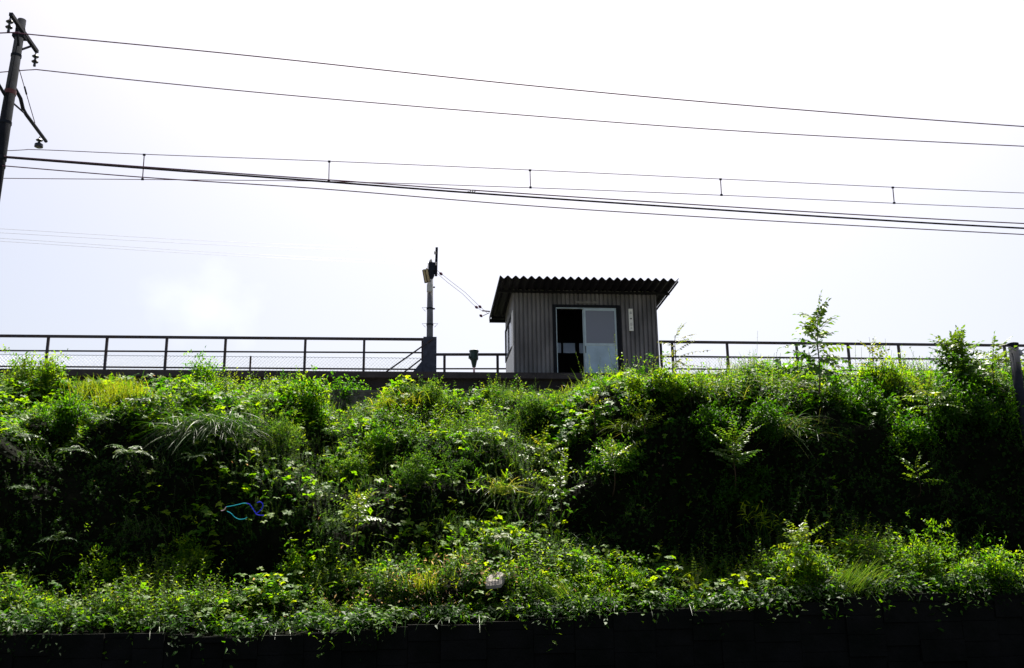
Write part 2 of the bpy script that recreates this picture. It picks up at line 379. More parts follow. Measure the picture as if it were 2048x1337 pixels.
# door: dark surround, aluminium frame, one leaf slid to the right
df = MB(); fw_ = .085
df.box((dx0, YW-.05, ZP), (dx0+fw_, YW+.05, dzt)).box((dx1-fw_-.04, YW-.05, ZP), (dx1, YW+.05, dzt)).box((dx0+fw_, YW-.05, dzt-fw_), (dx1-fw_-.04, YW+.05, dzt))
dfo = df.build('door_frame', M_frame, shed)
ix0, ix1, izt = dx0+fw_, dx1-fw_-.04, dzt-fw_
MB().box((ix0, YW-.04, ZP+.02), (ix0+.022, YW+.04, izt)).box((ix0+.022, YW-.04, izt-.022), (ix1, YW+.04, izt)).box((ix0+.022, YW-.04, ZP+.01), (ix1, YW+.04, ZP+.03)).build('track_frame', M_alu, dfo)
lx0 = at(1168, 660, YW).x; lx1 = ix1-.002; lz0 = ZP+.032; lz1 = izt-.026; lm = at(1200, 690, YW).z
door = MB().box((lx0, YW-.03, lz0), (lx0+.05, YW-.005, lz1)).box((lx1-.05, YW-.03, lz0), (lx1, YW-.005, lz1)).box((lx0+.05, YW-.03, lz1-.05), (lx1-.05, YW-.005, lz1)).box((lx0+.05, YW-.03, lm-.035), (lx1-.05, YW-.005, lm+.035)).box((lx0+.05, YW-.03, lz0), (lx1-.05, YW-.005, lz0+.07)).build('door', M_alu, shed)
MB().box((lx0+.05, YW-.022, lz0+.07), (lx1-.05, YW-.012, lm-.035)).build('lower_panel', M_doorpanel, door)
MB().box((lx0+.05, YW-.02, lm+.035), (lx1-.05, YW-.015, lz1-.05)).build('pane', M_glass, door)
MB().box((lx0+.015, YW-.042, ZP+.75), (lx0+.035, YW-.03, ZP+.95)).build('handle', M_frame, door)
# second leaf parked behind the first
MB().box((lx0-.03, YW+.005, lz0), (lx0+.02, YW+.03, lz1)).build('door', M_alu, shed)
# name board over the door (worn away) and tall narrow sign with worn characters
a = at(1150, 608, YW); b = at(1196, 604, YW)
MB().box((a.x, YW-.055, a.z), (b.x, YW-.04, b.z)).build('lintel_plate', M_worn, shed)
sx0 = at(1257, 640, YW).x; sx1 = at(1265.5, 640, YW).x; sz1 = at(1261, 619, YW).z; sz0 = at(1261, 663, YW).z
sgn = tag(MB().box((sx0, YW-.052, sz0), (sx1, YW-.036, sz1)).build('wall_sign', M_sign), 'narrow white vertical sign with worn characters fixed right of the shed door', 'sign')
def glyph(cx, cz, s, mt, strokes):
    g_ = MB()
    for (a0, b0, a1, b1) in strokes: g_.bar((cx+a0*s, YW-.0535, cz+b0*s), (cx+a1*s, YW-.0535, cz+b1*s), .003, .008)
    return g_.build('character', mt, sgn)
hz = sz1-sz0; cx = (sx0+sx1)/2
glyph(cx, sz1-.19*hz, .04, M_fade, [(-.8, .7, .8, .7), (0, 1, 0, -.9), (-.7, .1, .7, .1), (-.1, 0, -.8, -.9), (.1, 0, .8, -.9), (-.5, -.5, .5, -.5)])
MB().lathe((cx, YW-.052, sz1-.45*hz), [(.024, 0), (.024, .003)], 16, (0, -1, 0)).build('round_mark', M_ink, sgn)
glyph(cx, sz1-.70*hz, .04, M_fade, [(-.7, .8, .7, .8), (-.7, .8, -.7, -.8), (.7, .8, .7, -.8), (-.7, -.8, .7, -.8), (-.6, 0, .6, 0), (0, .7, 0, -.7)])
glyph(cx, sz1-.89*hz, .03, M_fade, [(-.8, .5, .8, .5), (-.8, -.2, .8, -.2), (0, .9, 0, -.8)])

# ------------------------------------------------------------------ railings
def railing(name, label, Yr, xs, ytop, ymid, ybot, xa, xb, post=.065, group='platform railings', extra=(), rr=.03):
    """ytop.. : (y at xa, y at xb) in the photograph; converted to heights"""
    A = at(xa, ytop[0], Yr); B = at(xb, ytop[1], Yr)
    zt = (A.z+B.z)/2
    th = thing(name, ((A.x+B.x)/2, Yr, ZP), label, 'railing', group)
    MB().bar((A.x, Yr, A.z), (B.x, Yr, B.z), .05, .075).build('top_rail', M_rail, th)
    for yy in (ymid, ybot):
        if yy: MB().bar((A.x, Yr, at(xa, yy[0], Yr).z), (B.x, Yr, at(xb, yy[1], Yr).z), .035, .04).build('rail', M_rail, th)
    def ztop(x): return A.z+(B.z-A.z)*(x-A.x)/(B.x-A.x)
    X = [at(q, 705, Yr).x for q in xs]+list(extra)
    for q in X:
        MB().box((q-post/2, Yr-post/2, ZP), (q+post/2, Yr+post/2, ztop(q)-.02)).build('post', M_rail, th)
    return th
YRL = 27.6
x0 = at(94, 705, YRL).x
railing('railing', 'long dark three-rail railing left of the concrete lamp pole', YRL, (94, 212, 332, 450, 610, 728, 845), (671, 679.5), (701, 706), (732, 739.5), -150, 873, extra=(x0-1.64, x0-3.2))
railing('railing', 'short low two-rail railing between the concrete pole and the shed', 29.15, (889, 995), (709.5, 709.5), None, (738, 738), 872, 1045, .075)
railing('railing', 'dark three-rail railing right of the shed behind the saplings', YRL, (1322, 1345, 1455, 1594, 1697, 1798, 1905, 2010), (684, 694), (713, 722), (738, 746), 1318, 2250, extra=(at(2115, 705, YRL).x, at(2220, 705, YRL).x))

# chain link fences beyond the platform
def chain(label, xa, xb, Yc, ya, yb, posts, pm):
    A = at(xa, ya, Yc); B = at(xb, yb, Yc); zt = (A.z+B.z)/2; z0 = 6.2
    th = thing('chain_link_fence', ((A.x+B.x)/2, Yc, z0), label, 'fence', 'wire fences beyond the platform')
    m = MB(); p = .11; zz = zt-z0; x = A.x-zz
    k = 0
    while x < B.x:
        for s_ in (1, -1):
            u0, u1 = (x, x+zz); w0, w1 = (z0, zt) if s_ > 0 else (zt, z0)
            ua, ub = max(u0, A.x), min(u1, B.x)
            if ub > ua:
                wa = w0+(w1-w0)*(ua-u0)/zz; wb = w0+(w1-w0)*(ub-u0)/zz
                m.tube([(ua, Yc, wa), (ub, Yc, wb)], .0032, 3, False)
        x += p
    m.build('mesh', M_galv, th)
    c = MB(); x = A.x
    while x < B.x-.05: c.bar((x, Yc, zt), (x+.055, Yc, zt+.018), .012); c.bar((x+.055, Yc, zt+.018), (x+.11, Yc, zt), .012); x += .11
    c.build('top_wire', M_galv, th)
    for q in posts:
        u = at(q, 720, Yc).x; MB().tube([(u, Yc, z0), (u, Yc, zt+.03)], .03, 8).build('post', pm, th)
chain('wire mesh fence beyond the left railing with one brown post', -60, 846, 31.0, 710.5, 716.5, (501,), M_bark)
chain('faint wire mesh fence beyond the right railing behind the saplings', 1318, 2120, 31.0, 717, 722, (1560,), M_galv)

# ------------------------------------------------------------------ concrete pole on the platform with its gear
YP = 27.3
pb = at(859, 745, YP); pb.z = ZP
px_ = lambda x, y, Y=YP: at(x, y, Y)
ptop = px_(868, 497)
pole = thing('utility_pole', (pb.x, YP, ZP), 'concrete utility pole with lamps and transformer gear standing on the platform left of the shed', 'utility pole')
zt_ = px_(864, 528).z; cxp = px_(860, 620).x
MB().tube([(cxp, YP, ZP), (cxp, YP, zt_)], [.098, .082], 18).build('shaft', M_conc, pole, True)
for k, zz in enumerate((px_(860, 618).z, px_(860, 650).z)):
    MB().lathe((cxp, YP, zz), [(.1, -.02), (.1, .02)], 18).build('band', M_steel, pole)
# vertical angle steel and head
q0 = px_(872, 553); q1 = px_(873.5, 496)
MB().bar((q0.x, YP-.02, q0.z), (q1.x, YP-.02, q1.z), .07, .06).bar((q0.x-.04, YP-.02, q0.z+.05), (q1.x-.03, YP-.02, q1.z-.35), .03).build('upright_arm', M_steel, pole)
hb0 = px_(857, 552); hb1 = px_(870, 528)
hd = MB().box((hb0.x, YP-.14, hb0.z+.12), (hb1.x, YP+.1, hb1.z)).lathe(((hb0.x+hb1.x)/2-.04, YP-.02, hb0.z), [(.07, -.12), (.12, 0), (.13, .14)], 14)
hd.tube([(hb0.x+.06, YP-.05, hb1.z), (hb0.x+.06, YP-.05, hb1.z+.09)], [.06, .03], 10)
hd.build('switch_box', M_steel, pole)
for (ax_, ay_) in ((862, 524), (870, 508), (871, 530)):
    c_ = px_(ax_, ay_); MB().lathe((c_.x, YP-.1, c_.z), [(.02, -.05), (.035, -.04), (.02, -.01), (.035, .01), (.015, .05)], 10).build('insulator', M_porcw, pole)
# two tube lamps hanging at a slant to the left
for off in (0, 5.2):
    a = px_(848+off, 541); b = px_(852.5+off, 566)
    lm_ = MB().tube([a-Vector((0, .02+off*.01, 0)), b-Vector((0, .02+off*.01, 0))], .055, 10).build('lamp_housing', M_steel, pole)
    MB().tube([a+Vector((.0, -.06-off*.01, .0)), b+Vector((.0, -.06-off*.01, .0))], .035, 8).build('lamp_tube', M_lamp, lm_)
MB().bar(px_(850, 545), px_(862, 540), .03).bar(px_(852, 538), px_(862, 545), .05).build('lamp_bracket', M_steel, pole)
a = px_(853.5, 587); b = px_(864.5, 573)
MB().box((a.x, YP-.2, a.z), (b.x, YP-.1, b.z)).build('number_box', M_box, pole)
for yy in (575, 618): MB().bar(px_(866, yy), px_(870, yy), .035).build('bolt', M_steel, pole)
for yy, sides in ((618, (-1,)), (650, (-1, 1))):
    for s_ in sides:
        c0 = px_(860+s_*6, yy-2.5); c1 = px_(860+s_*16, yy-2.5); c2 = px_(860+s_*9, yy+5)
        MB().tube([c0, c1, c2], .007, 5).build('climbing_step', M_steel, pole)
# steel base box, gusset and the stays
a = px_(846, 745); b = px_(873, 677); M_base = mat('base box steel', (.045, .05, .075), .7, 0, var=.4, scale=6, spec=.2)
MB().box((a.x, YP-.17, ZP), (b.x, YP+.17, b.z)).build('base_box', M_base, pole)
MB().prism([(a.x, YP-.15, ZP), (a.x, YP-.15, px_(846, 722).z), (px_(818, 741).x, YP-.15, ZP+.2), (px_(815, 741).x, YP-.15, ZP)], (0, .03, 0)).build('gusset', M_base, pole)
MB().bar((px_(768, 741).x, YP-.1, px_(768, 742).z-.1), px_(866, 681)-Vector((0, .19, 0)), .035).build('brace', M_rail, pole)
MB().bar((px_(805, 741).x, YP-.1, px_(805, 742).z-.1), px_(848, 716)-Vector((0, .1, 0)), .035).build('brace', M_rail, pole)

# service drop to the shed: two thin wires with strain insulators
def strain(pts, Y0, Y1, r, ins, label, k=5):
    A = [at(x, y, Y0+(Y1-Y0)*i/(len(pts)-1)) for i, (x, y) in enumerate(pts)]
    th = thing('service_wire', A[0], label, 'wire', 'service wires from the pole to the shed')
    MB().tube(A, r, k).build('wire', M_wire, th)
    for (x, y, f) in ins:
        Y = Y0+(Y1-Y0)*f; c = at(x, y, Y); d = (A[-1]-A[0]).normalized()
        MB().tube([c-d*.06, c-d*.02, c+d*.02, c+d*.06], [.018, .04, .04, .018], 8).build('insulator', M_wire, th)
    return th
strain([(874, 541), (900, 562), (930, 585), (958, 612), (976, 628)], 27.2, 28.9, .0055, [(882, 548, .1), (960, 614, .8)], 'upper thin wire from the concrete pole down to the shed roof corner')
strain([(873, 546), (895, 565), (925, 588), (950, 613), (964, 622), (977, 624)], 27.2, 28.9, .0055, [(953, 615, .75), (962, 632, .86)], 'lower thin wire from the concrete pole drooping to the shed eave bracket')
brk = MB().bar(at(964, 622, 28.9), at(980, 623.5, 28.9), .03).bar(at(966, 632, 28.9), at(979, 626, 28.9), .015).build('eave_bracket', M_steel, shed)

# green hooded box on short post
g0 = at(948, 728, 28.2)
gb = thing('signal_box', (g0.x, 28.2, ZP), 'small dark green tapered box on a short pink post beside the low railing', 'signal box')
zA = at(948, 701, 28.2).z; zB = at(948, 715, 28.2).z; zC = at(948, 722, 28.2).z; zD = at(948, 735, 28.2).z
MB().lathe((g0.x, 28.2, 0), [(.05, zD), (.06, zD+.05), (.09, zC), (.125, zC+.04), (.125, zA-.06)], 8).build('body', M_green, gb)
MB().lathe((g0.x, 28.2, zA-.06), [(.135, 0), (.14, .05), (.12, .062)], 8).build('cap', M_green, gb)
MB().tube([(g0.x, 28.2, ZP), (g0.x, 28.2, zD)], .03, 8).build('post', M_pink, gb)
MB().box((g0.x-.16, 28.06, zB-.05), (g0.x-.12, 28.2, zB+.02)).build('hinge', M_green, gb)

# ------------------------------------------------------------------ catenary pole at the left
YC = 20.5
c0 = at(36, 90, YC); ztop = at(40, 40, YC).z; zbt = 5.2
def xp(z): return c0.x-(c0.z-z)*.035
cp_ = thing('catenary_pole', (xp(zbt), YC, zbt), 'tall concrete railway pole with crossarms and insulators at the left edge', 'utility pole')
MB().tube([(xp(zbt), YC, zbt), (xp(ztop), YC, ztop)], [.2, .086], 20).build('shaft', M_pole, cp_, True)
def rad(z): return .2+(.086-.2)*(z-zbt)/(ztop-zbt)
for yy, mt_, hh in ((22, M_steel, .02),):
    pass
for (yy, mt_, hh) in ((62, M_steel, .05), (112, M_steel, .03), (186, M_red, .05), (247, M_steel, .03), (318, M_steel, .04), (333, M_steel, .03)):
    z_ = at(25, yy, YC).z; MB().lathe((xp(z_), YC, z_), [(rad(z_)+.012, -hh), (rad(z_)+.012, hh)], 20).build('band', mt_, cp_)
def insul(x, y, z, n, parent, r=.075, h=.13, top=.06):
    m = MB(); m.tube([(x, y, z), (x, y, z-top)], .014, 6)
    zz = z-top
    for i in range(n):
        m.lathe((x, y, zz), [(.022, 0), (.03, -.02), (r*.8, -.045), (r, -.062), (r*.85, -.075), (.03, -.085), (.022, -h)], 16); zz -= h
    m.lathe((x, y, zz), [(.03, 0), (.03, -.045)], 10)
    m.build('insulator', M_porc, parent, False); return zz-.045
ta = at(25, 25, 19.65); zA_ = ta.z; xA_ = c0.x
yn, yf = 19.72, 21.25
MB().bar((xA_+.11, yn, zA_), (xA_+.11, yf-.0, zA_), .075, .075).build('crossarm', M_steel, cp_)
MB().box((xA_-.11, YC-.1, zA_-.12), (xA_+.14, YC+.1, zA_-.05)).bar((xA_+.11, YC-.45, zA_-.03), (xA_+.05, YC-.08, zA_-.34), .04).bar((xA_+.11, YC+.45, zA_-.03), (xA_+.05, YC+.08, zA_-.34), .04).build('arm_bracket', M_steel, cp_)
zi1 = insul(xA_+.08, yn+.06, zA_-.03, 2, cp_)
zi2 = insul(xA_+.11, yf-.05, zA_-.03, 2, cp_)
yend = 23.15; YM = yend-.12
def ap(x, y, Y): return at(x, y, Y)
MB().tube([ap(18, 176, 20.5), ap(31, 179, 20.6), ap(41, 197, 20.95), ap(46, 218, 21.3), ap(52, 229, 21.55), ap(92, 283, yend)], .042, 8).build('cantilever_arm', M_steel, cp_, True)
MB().tube([ap(22, 203, 20.5), ap(47, 225, 21.3)], .02, 6).build('brace', M_steel, cp_)
MB().tube([ap(12, 194, 20.5), ap(0, 174, 20.1), ap(-14, 150, 19.7)], .035, 8).build('brace', M_steel, cp_)
MB().tube([ap(36, 131, 20.55), ap(70, 247, 22.2)], .009, 5).build('tie_rod', M_wire, cp_)
MB().tube([ap(49, 174, 21.1), ap(53, 189, 21.3)], .02, 6).build('turnbuckle', M_steel, cp_)
ie = ap(80, 274, YM); ib = ap(77, 296, YM)
zi3 = insul(ib.x, YM, ie.z, 1, cp_, .08, .11, .03)
MB().lathe((ib.x, YM, zi3+.02), [(.05, 0), (.095, -.03), (.1, -.1), (.06, -.12)], 14).build('insulator', M_porc, cp_)


# ------------------------------------------------------------------ wires
def smooth(pts, n=14):
    """Catmull-Rom through world points"""
    P = [pts[0]*2-pts[1]]+pts+[pts[-1]*2-pts[-2]]; out = []
    for i in range(1, len(P)-2):
        for k in range(n):
            t = k/n; out.append(.5*((2*P[i])+(P[i+1]-P[i-1])*t+(2*P[i-1]-5*P[i]+4*P[i+1]-P[i+2])*t*t+(3*P[i]-P[i-1]-3*P[i+1]+P[i+2])*t**3))
    out.append(pts[-1]); return out
def wire(px, Y, r, label, name='overhead_wire', m=M_wire, group='overhead wires', k=6):
    pts = [at(x, y, Y) for x, y in px]
    o = MB().tube(smooth(pts), r, k).build(name, m)
    return tag(o, label, 'wire', group)
wire([(-400, 82), (0, 66.5), (27, 66)], yn+.06, .013, 'stub of the top feeder wire left of the catenary pole')
wire([(27, 66), (500, 112), (1024, 168), (1500, 212), (2048, 253.5), (2500, 280)], yn+.06, .0125, 'highest feeder wire crossing the whole sky')
wire([(-400, 180), (0, 145), (72, 139.5)], yf-.05, .011, 'stub of the second feeder wire left of the hanging insulator')
wire([(72, 139.5), (300, 164), (600, 193), (1024, 229), (1500, 264), (2048, 293), (2500, 312)], yf-.05, .0118, 'second highest feeder wire below the topmost one')
wire([(-400, 318), (10, 302), (77, 300), (287, 309), (659, 323), (1060, 340.5), (1441, 358.5), (1786, 375), (2048, 386.5), (2500, 403)], YM, .0088, 'thin messenger wire carrying the five droppers')
wire([(-400, 352), (0, 357), (285, 359.5), (659, 363.5), (1061, 376), (1443, 391), (1788, 407), (2048, 418), (2500, 436)], YM, .0088, 'thin contact wire joined at the foot of the five droppers')
def dropper(xa, ya, xb, yb, label):
    a = at(xa, ya, YM); b = at(xb, yb, YM)
    th = thing('dropper', (b.x, b.y, b.z), label, 'wire dropper', 'droppers between messenger and contact wire')
    MB().tube([a, b], .0125, 6).build('rod', M_wire, th)
    MB().box((a.x-.03, a.y-.015, a.z-.03), (a.x+.03, a.y+.015, a.z+.015)).build('clip', M_steel, th)
    MB().box((b.x-.03, b.y-.015, b.z-.015), (b.x+.03, b.y+.015, b.z+.03)).build('clip', M_steel, th)
dropper(288.5, 309.5, 285, 359.5, 'leftmost dropper rod hanging from the messenger wire near the catenary pole')
dropper(658.5, 323, 657.5, 363.5, 'second dropper rod from the left, up left of the distant lamp pole')
dropper(1060, 340.5, 1061, 376, 'middle dropper rod directly above the left part of the shed roof')
dropper(1441, 358.5, 1443, 391, 'fourth dropper rod from the left, up right of the shed')
dropper(1785.5, 375, 1788.5, 407, 'rightmost dropper rod in the sky above the right railing')
YK = YC-.14
wire([(8, 315), (300, 338), (640, 363), (940, 386), (1300, 411), (1700, 437), (2048, 457), (2500, 478)], YK, .020, 'thick black cable starting low on the catenary pole', 'overhead_cable', M_cable)
wire([(8, 313), (300, 335), (640, 359), (940, 380.5), (1300, 404), (1700, 429), (2048, 447.5), (2500, 467)], YK+.05, .013, 'thin wire running just above the thick black cable', 'overhead_wire')
# spiral wrap that ties it to the cable
wire([(5, 332), (300, 356), (640, 378), (1060, 412), (1500, 440), (2048, 469.5), (2500, 492)], YK, .0115, 'lowest thin wire under the thick black cable')
tag(MB().tube([at(936+i*1.3, 383+2.2*math.sin(i*.9)+i*.05, YK+.02) for i in range(12)], .012, 6).build('cable_tie', M_galv), 'small loop tying the two cables together above the lamp pole', 'cable tie')
for i, (ya, yb, yc_, lb) in enumerate(((458, 483, 499, 'highest'), (466, 490, 505, 'second'), (477, 505, 526, 'third'), (483, 510, 531, 'lowest'))):
    wire([(-300, ya-16), (0, ya), (430, yb), (858, yc_)], YP+(.0, .04, .08, .12)[i], .0042, lb+' of four hair-thin wires coming from the left to the lamp pole', 'thin_wire', M_galv, 'hair-thin wires to the lamp pole', 4)

# ------------------------------------------------------------------ post at the right edge
YQ = 17.1
qa = at(2026, 690, YQ); qz0 = 3.9
rp = thing('post', (qa.x, YQ, qz0), 'dark round steel post standing in the bushes at the right edge', 'post')
MB().tube([(qa.x, YQ, qz0), (qa.x, YQ, qa.z)], .088, 18).build('shaft', M_steel, rp, True)
MB().lathe((qa.x, YQ, qa.z-.005), [(.098, 0), (.098, .03), (.05, .045)], 18).build('cap', M_steel, rp)
MB().bar((qa.x+.09, YQ-.02, qa.z-.14), (qa.x+.4, YQ-.02, qa.z+.0), .03).bar((qa.x+.08, YQ, qa.z-.1), (qa.x+.14, YQ, qa.z-.2), .06).build('bracket', M_galv, rp)
MB().tube([(qa.x+.12, YQ, qa.z-.12), (qa.x+1.2, YQ+.1, qa.z-.9), (qa.x+2.2, YQ+.2, qa.z-1.6)], .008, 5).build('stay_wire', M_wire, rp)

# ------------------------------------------------------------------ vegetation builders
class Veg:
    """collects leaf and stem quads as numpy blocks and links them as one mesh"""
    def __init__(s): s.v = []; s.q = []; s.t = []; s.n = 0
    def add(s, v, q, t):
        s.v.append(v.reshape(-1, 3)); s.q.append((q+s.n).reshape(-1, 4)); s.t.append(t); s.n += v.reshape(-1, 3).shape[0]
    def build(s, name, m, parent=None, loc=None):
        v = np.concatenate(s.v); q = np.concatenate(s.q); t = np.concatenate(s.t)
        off = np.zeros(3)
        if parent is not None: off = np.array(parent.location)
        elif loc is not None: off = np.array(loc)
        me = bpy.data.meshes.new(name); me.vertices.add(len(v)); me.vertices.foreach_set('co', (v-off).astype(np.float32).ravel())
        me.loops.add(len(q)*4); me.loops.foreach_set('vertex_index', q.astype(np.int32).ravel())
        me.polygons.add(len(q)); me.polygons.foreach_set('loop_start', np.arange(0, len(q)*4, 4, dtype=np.int32))
        a = me.attributes.new('tint', 'FLOAT', 'FACE'); a.data.foreach_set('value', t.astype(np.float32))
        me.update(calc_edges=True); me.validate(); me.materials.append(m)
        o = bpy.data.objects.new(name, me); C.objects.link(o)
        if parent is not None: o.parent = parent
        else: o.location = off
        return o
def nrm(a): return a/np.maximum(np.linalg.norm(a, axis=-1, keepdims=True), 1e-9)
RS = np.random.RandomState(11)
OVAL = (np.array([(0, 0, 0), (.5, .5, .10), (1, 0, -.10), (.5, -.5, .10), (.5, 0, -.02)]), np.array([(0, 4, 2, 1), (0, 3, 2, 4)]))
LANCE = (np.array([(0, 0, 0), (.35, .5, .05), (1, 0, -.18), (.35, -.5, .05), (.4, 0, -.01)]), np.array([(0, 4, 2, 1), (0, 3, 2, 4)]))
LOBE = (np.array([(0, 0, 0), (.12, .42, .06), (.5, .46, .09), (.62, .22, .02), (1, 0, -.08), (.62, -.22, .02), (.5, -.46, .09), (.12, -.42, .06), (.45, 0, -.03)]),
        np.array([(0, 8, 2, 1), (8, 4, 3, 2), (0, 7, 6, 8), (8, 6, 5, 4)]))
def leaves(vg, P, D, N, L, W, tint, tpl=OVAL):
    """one leaf per row: base point, direction, upper side, length, width"""
    D = nrm(D); B = nrm(np.cross(N, D)); N = np.cross(D, B); tv, tq = tpl; n = len(P); k = len(tv)
    L = np.broadcast_to(L, (n,)); W = np.broadcast_to(W, (n,))
    v = P[:, None]+D[:, None]*(tv[None, :, 0:1]*L[:, None, None])+B[:, None]*(tv[None, :, 1:2]*W[:, None, None])+N[:, None]*(tv[None, :, 2:3]*L[:, None, None])
    q = tq[None]+(np.arange(n)*k)[:, None, None]
    vg.add(v, q, np.repeat(tint, len(tq)))
def blades(vg, P, D, H, bend, Wd, tint, seg=5):
    """grass blades: rise along D and arch over by gravity"""
    n = len(P); s = np.linspace(0, 1, seg+1); up_ = np.array([0, 0, 1.])
    D = nrm(D); side = nrm(np.cross(D, np.array([0, -.9, .3])+RS.randn(n, 3)*.5))
    hz_ = D*np.array([1, 1, 0]); hz_ = nrm(hz_+1e-4)
    H = np.broadcast_to(H, (n,)); bend = np.broadcast_to(bend, (n,)); Wd = np.broadcast_to(Wd, (n,))
    c = P[:, None]+D[:, None]*(s[None, :, None]*H[:, None, None])+hz_[:, None]*((s**2)[None, :, None]*(bend*H*.55)[:, None, None])-up_*((s**2.6)[None, :, None]*(bend*H*.75)[:, None, None])
    wd = (Wd[:, None]*np.sqrt(np.clip(1-s**1.6, .004, 1))[None])[..., None]*.5
    v = np.stack([c-side[:, None]*wd, c+side[:, None]*wd], 2).reshape(n, -1, 3)
    q = np.array([(2*i, 2*i+1, 2*i+3, 2*i+2) for i in range(seg)])[None]+(np.arange(n)*2*(seg+1))[:, None, None]
    vg.add(v, q, np.repeat(tint, seg))
def stems(vg, A, B, r, tint=None):
    """thin three sided stems from A to B"""
    n = len(A); d = nrm(B-A); a = nrm(np.cross(d, np.array([.3, 1, .1]))); b = np.cross(d, a); r = np.broadcast_to(r, (n,))
    vs = []
    for P, f in ((A, 1.), (B, .5)):
        for t in (0, 2.094, 4.188): vs.append(P+(a*math.cos(t)+b*math.sin(t))*(r*f)[:, None])
    v = np.stack(vs, 1); q = np.array([(0, 1, 4, 3), (1, 2, 5, 4), (2, 0, 3, 5)])[None]+(np.arange(n)*6)[:, None, None]
    vg.add(v, q, np.repeat(RS.rand(n)*.4 if tint is None else tint, 3))
def rdir(n, upw=.6, spread=1.):
    v = RS.randn(n, 3)*spread; v[:, 2] += upw; return nrm(v)

def weeds(X, t, hmin, hmax, nl, L, Wr, tlo, thi, vg, sg=None, tpl=OVAL, lean=.45, droop=.15, outw=0.0):
    """leafy stalks rooted on the slope, leaves set round each stalk"""
    n = len(X); P = surf(X, t); N = snorm(X, t)
    D = nrm(np.array([0, 0, 1.])*(1-lean)+N*lean+RS.randn(n, 3)*.22)
    H = hmin+(hmax-hmin)*RS.rand(n)**1.3
    H = H*(.5+.95*sstep((fbm(X*.95+7, t*6+3, 3)-.36)/.26))
    base = P-N*.03
    if sg is not None: stems(sg, base, base+D*H[:, None], .004+.003*RS.rand(n))
    f = (np.arange(nl)+.6)/nl
    ang = RS.rand(n)[:, None]*6.28+np.arange(nl)[None]*2.4
    a = nrm(np.cross(D, np.array([0, 1, .2]))); b = np.cross(D, a)
    out = a[:, None]*np.cos(ang)[..., None]+b[:, None]*np.sin(ang)[..., None]
    pos = base[:, None]+D[:, None]*(H[:, None]*(.25+.75*f)[None])[..., None]
    ld = out*(1.0-.35*f)[None, :, None]+D[:, None]*(.25+.5*f)[None, :, None]-np.array([0, 0, droop])+RS.randn(n, nl, 3)*.18
    ln = D[:, None]*1.0+RS.randn(n, nl, 3)*.35+np.array([0, 0, .3])
    LL = (L*(.65+.7*RS.rand(n))[:, None]*(1.05-.5*f)[None]*(.8+.4*RS.rand(n, nl)))
    base_t = tlo+(thi-tlo)*RS.rand(n)
    tt = np.clip(base_t[:, None]+.22*f[None]+RS.randn(n, nl)*.1, 0, 1)
    m = n*nl
    leaves(vg, pos.reshape(m, 3), ld.reshape(m, 3), ln.reshape(m, 3), LL.ravel(), (LL*Wr).ravel(), tt.ravel(), tpl)

def scatter(n, xa, xb, ta, tb, dens=None):
    X = xa+(xb-xa)*RS.rand(n); t = ta+(tb-ta)*RS.rand(n)
    if dens is not None:
        k = RS.rand(n) < dens(X, t); X = X[k]; t = t[k]
    return X, t
XA, XB = -11.2, 16.2
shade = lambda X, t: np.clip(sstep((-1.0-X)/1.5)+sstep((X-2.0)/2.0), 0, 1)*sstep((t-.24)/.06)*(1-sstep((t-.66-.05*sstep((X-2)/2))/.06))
midlit = lambda X, t: (1-np.clip(sstep((-2.0-X)/2.2)+sstep((X-1.6)/1.6), 0, 1))
clump = lambda X, t, s=1.: sstep((fbm(X*1.3*s+50, t*9*s+7, 3)-.36)/.22)

# --- ledge strip: nettle-like weeds, dense, catching the light
vg = Veg(); sg = Veg()
X, t = scatter(13000, XA, XB, .0, .30, lambda X, t: .05+.95*clump(X, t, 1.4))
weeds(X, t, .12, .42, 12, .085, .45, .05, .7, vg, sg, LANCE, .35, .2)
X, t = scatter(900, XA, XB, .05, .32, lambda X, t: clump(X+20, t, .8))
weeds(X, t, .35, .62, 18, .085, .4, .2, .75, vg, sg, LANCE, .2, .2)
# upper slope: mixed broader weeds
X, t = scatter(13000, XA, XB, .62, 1.0, lambda X, t: (.1+.9*clump(X, t))*(1-.55*midlit(X, t)))
weeds(X, t, .12, .45, 12, .085, .52, .0, .7, vg, sg, OVAL, .4, .15)
# crest line
X, t = scatter(3400, XA, XB, .9, 1.0, lambda X, t: (.2+.8*clump(X*1.3+9, t))*(1-.75*midlit(X, t)))
weeds(X, t, .15, .5, 14, .075, .42, .15, .8, vg, sg, LANCE, .1, .15)
# sparse darker undergrowth on the steep shaded faces
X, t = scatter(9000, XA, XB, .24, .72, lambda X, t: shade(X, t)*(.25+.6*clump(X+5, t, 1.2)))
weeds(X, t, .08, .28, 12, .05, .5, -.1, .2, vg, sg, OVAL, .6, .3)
tag(vg.build('leafy_weeds', L_weed), kind='stuff', label='dense mid green leafy weeds covering the ledge and the upper slope', cat='weeds')
tag(sg.build('weed_stems', M_stem), kind='stuff', label='thin green stalks of the weeds all over the slope', cat='weeds')

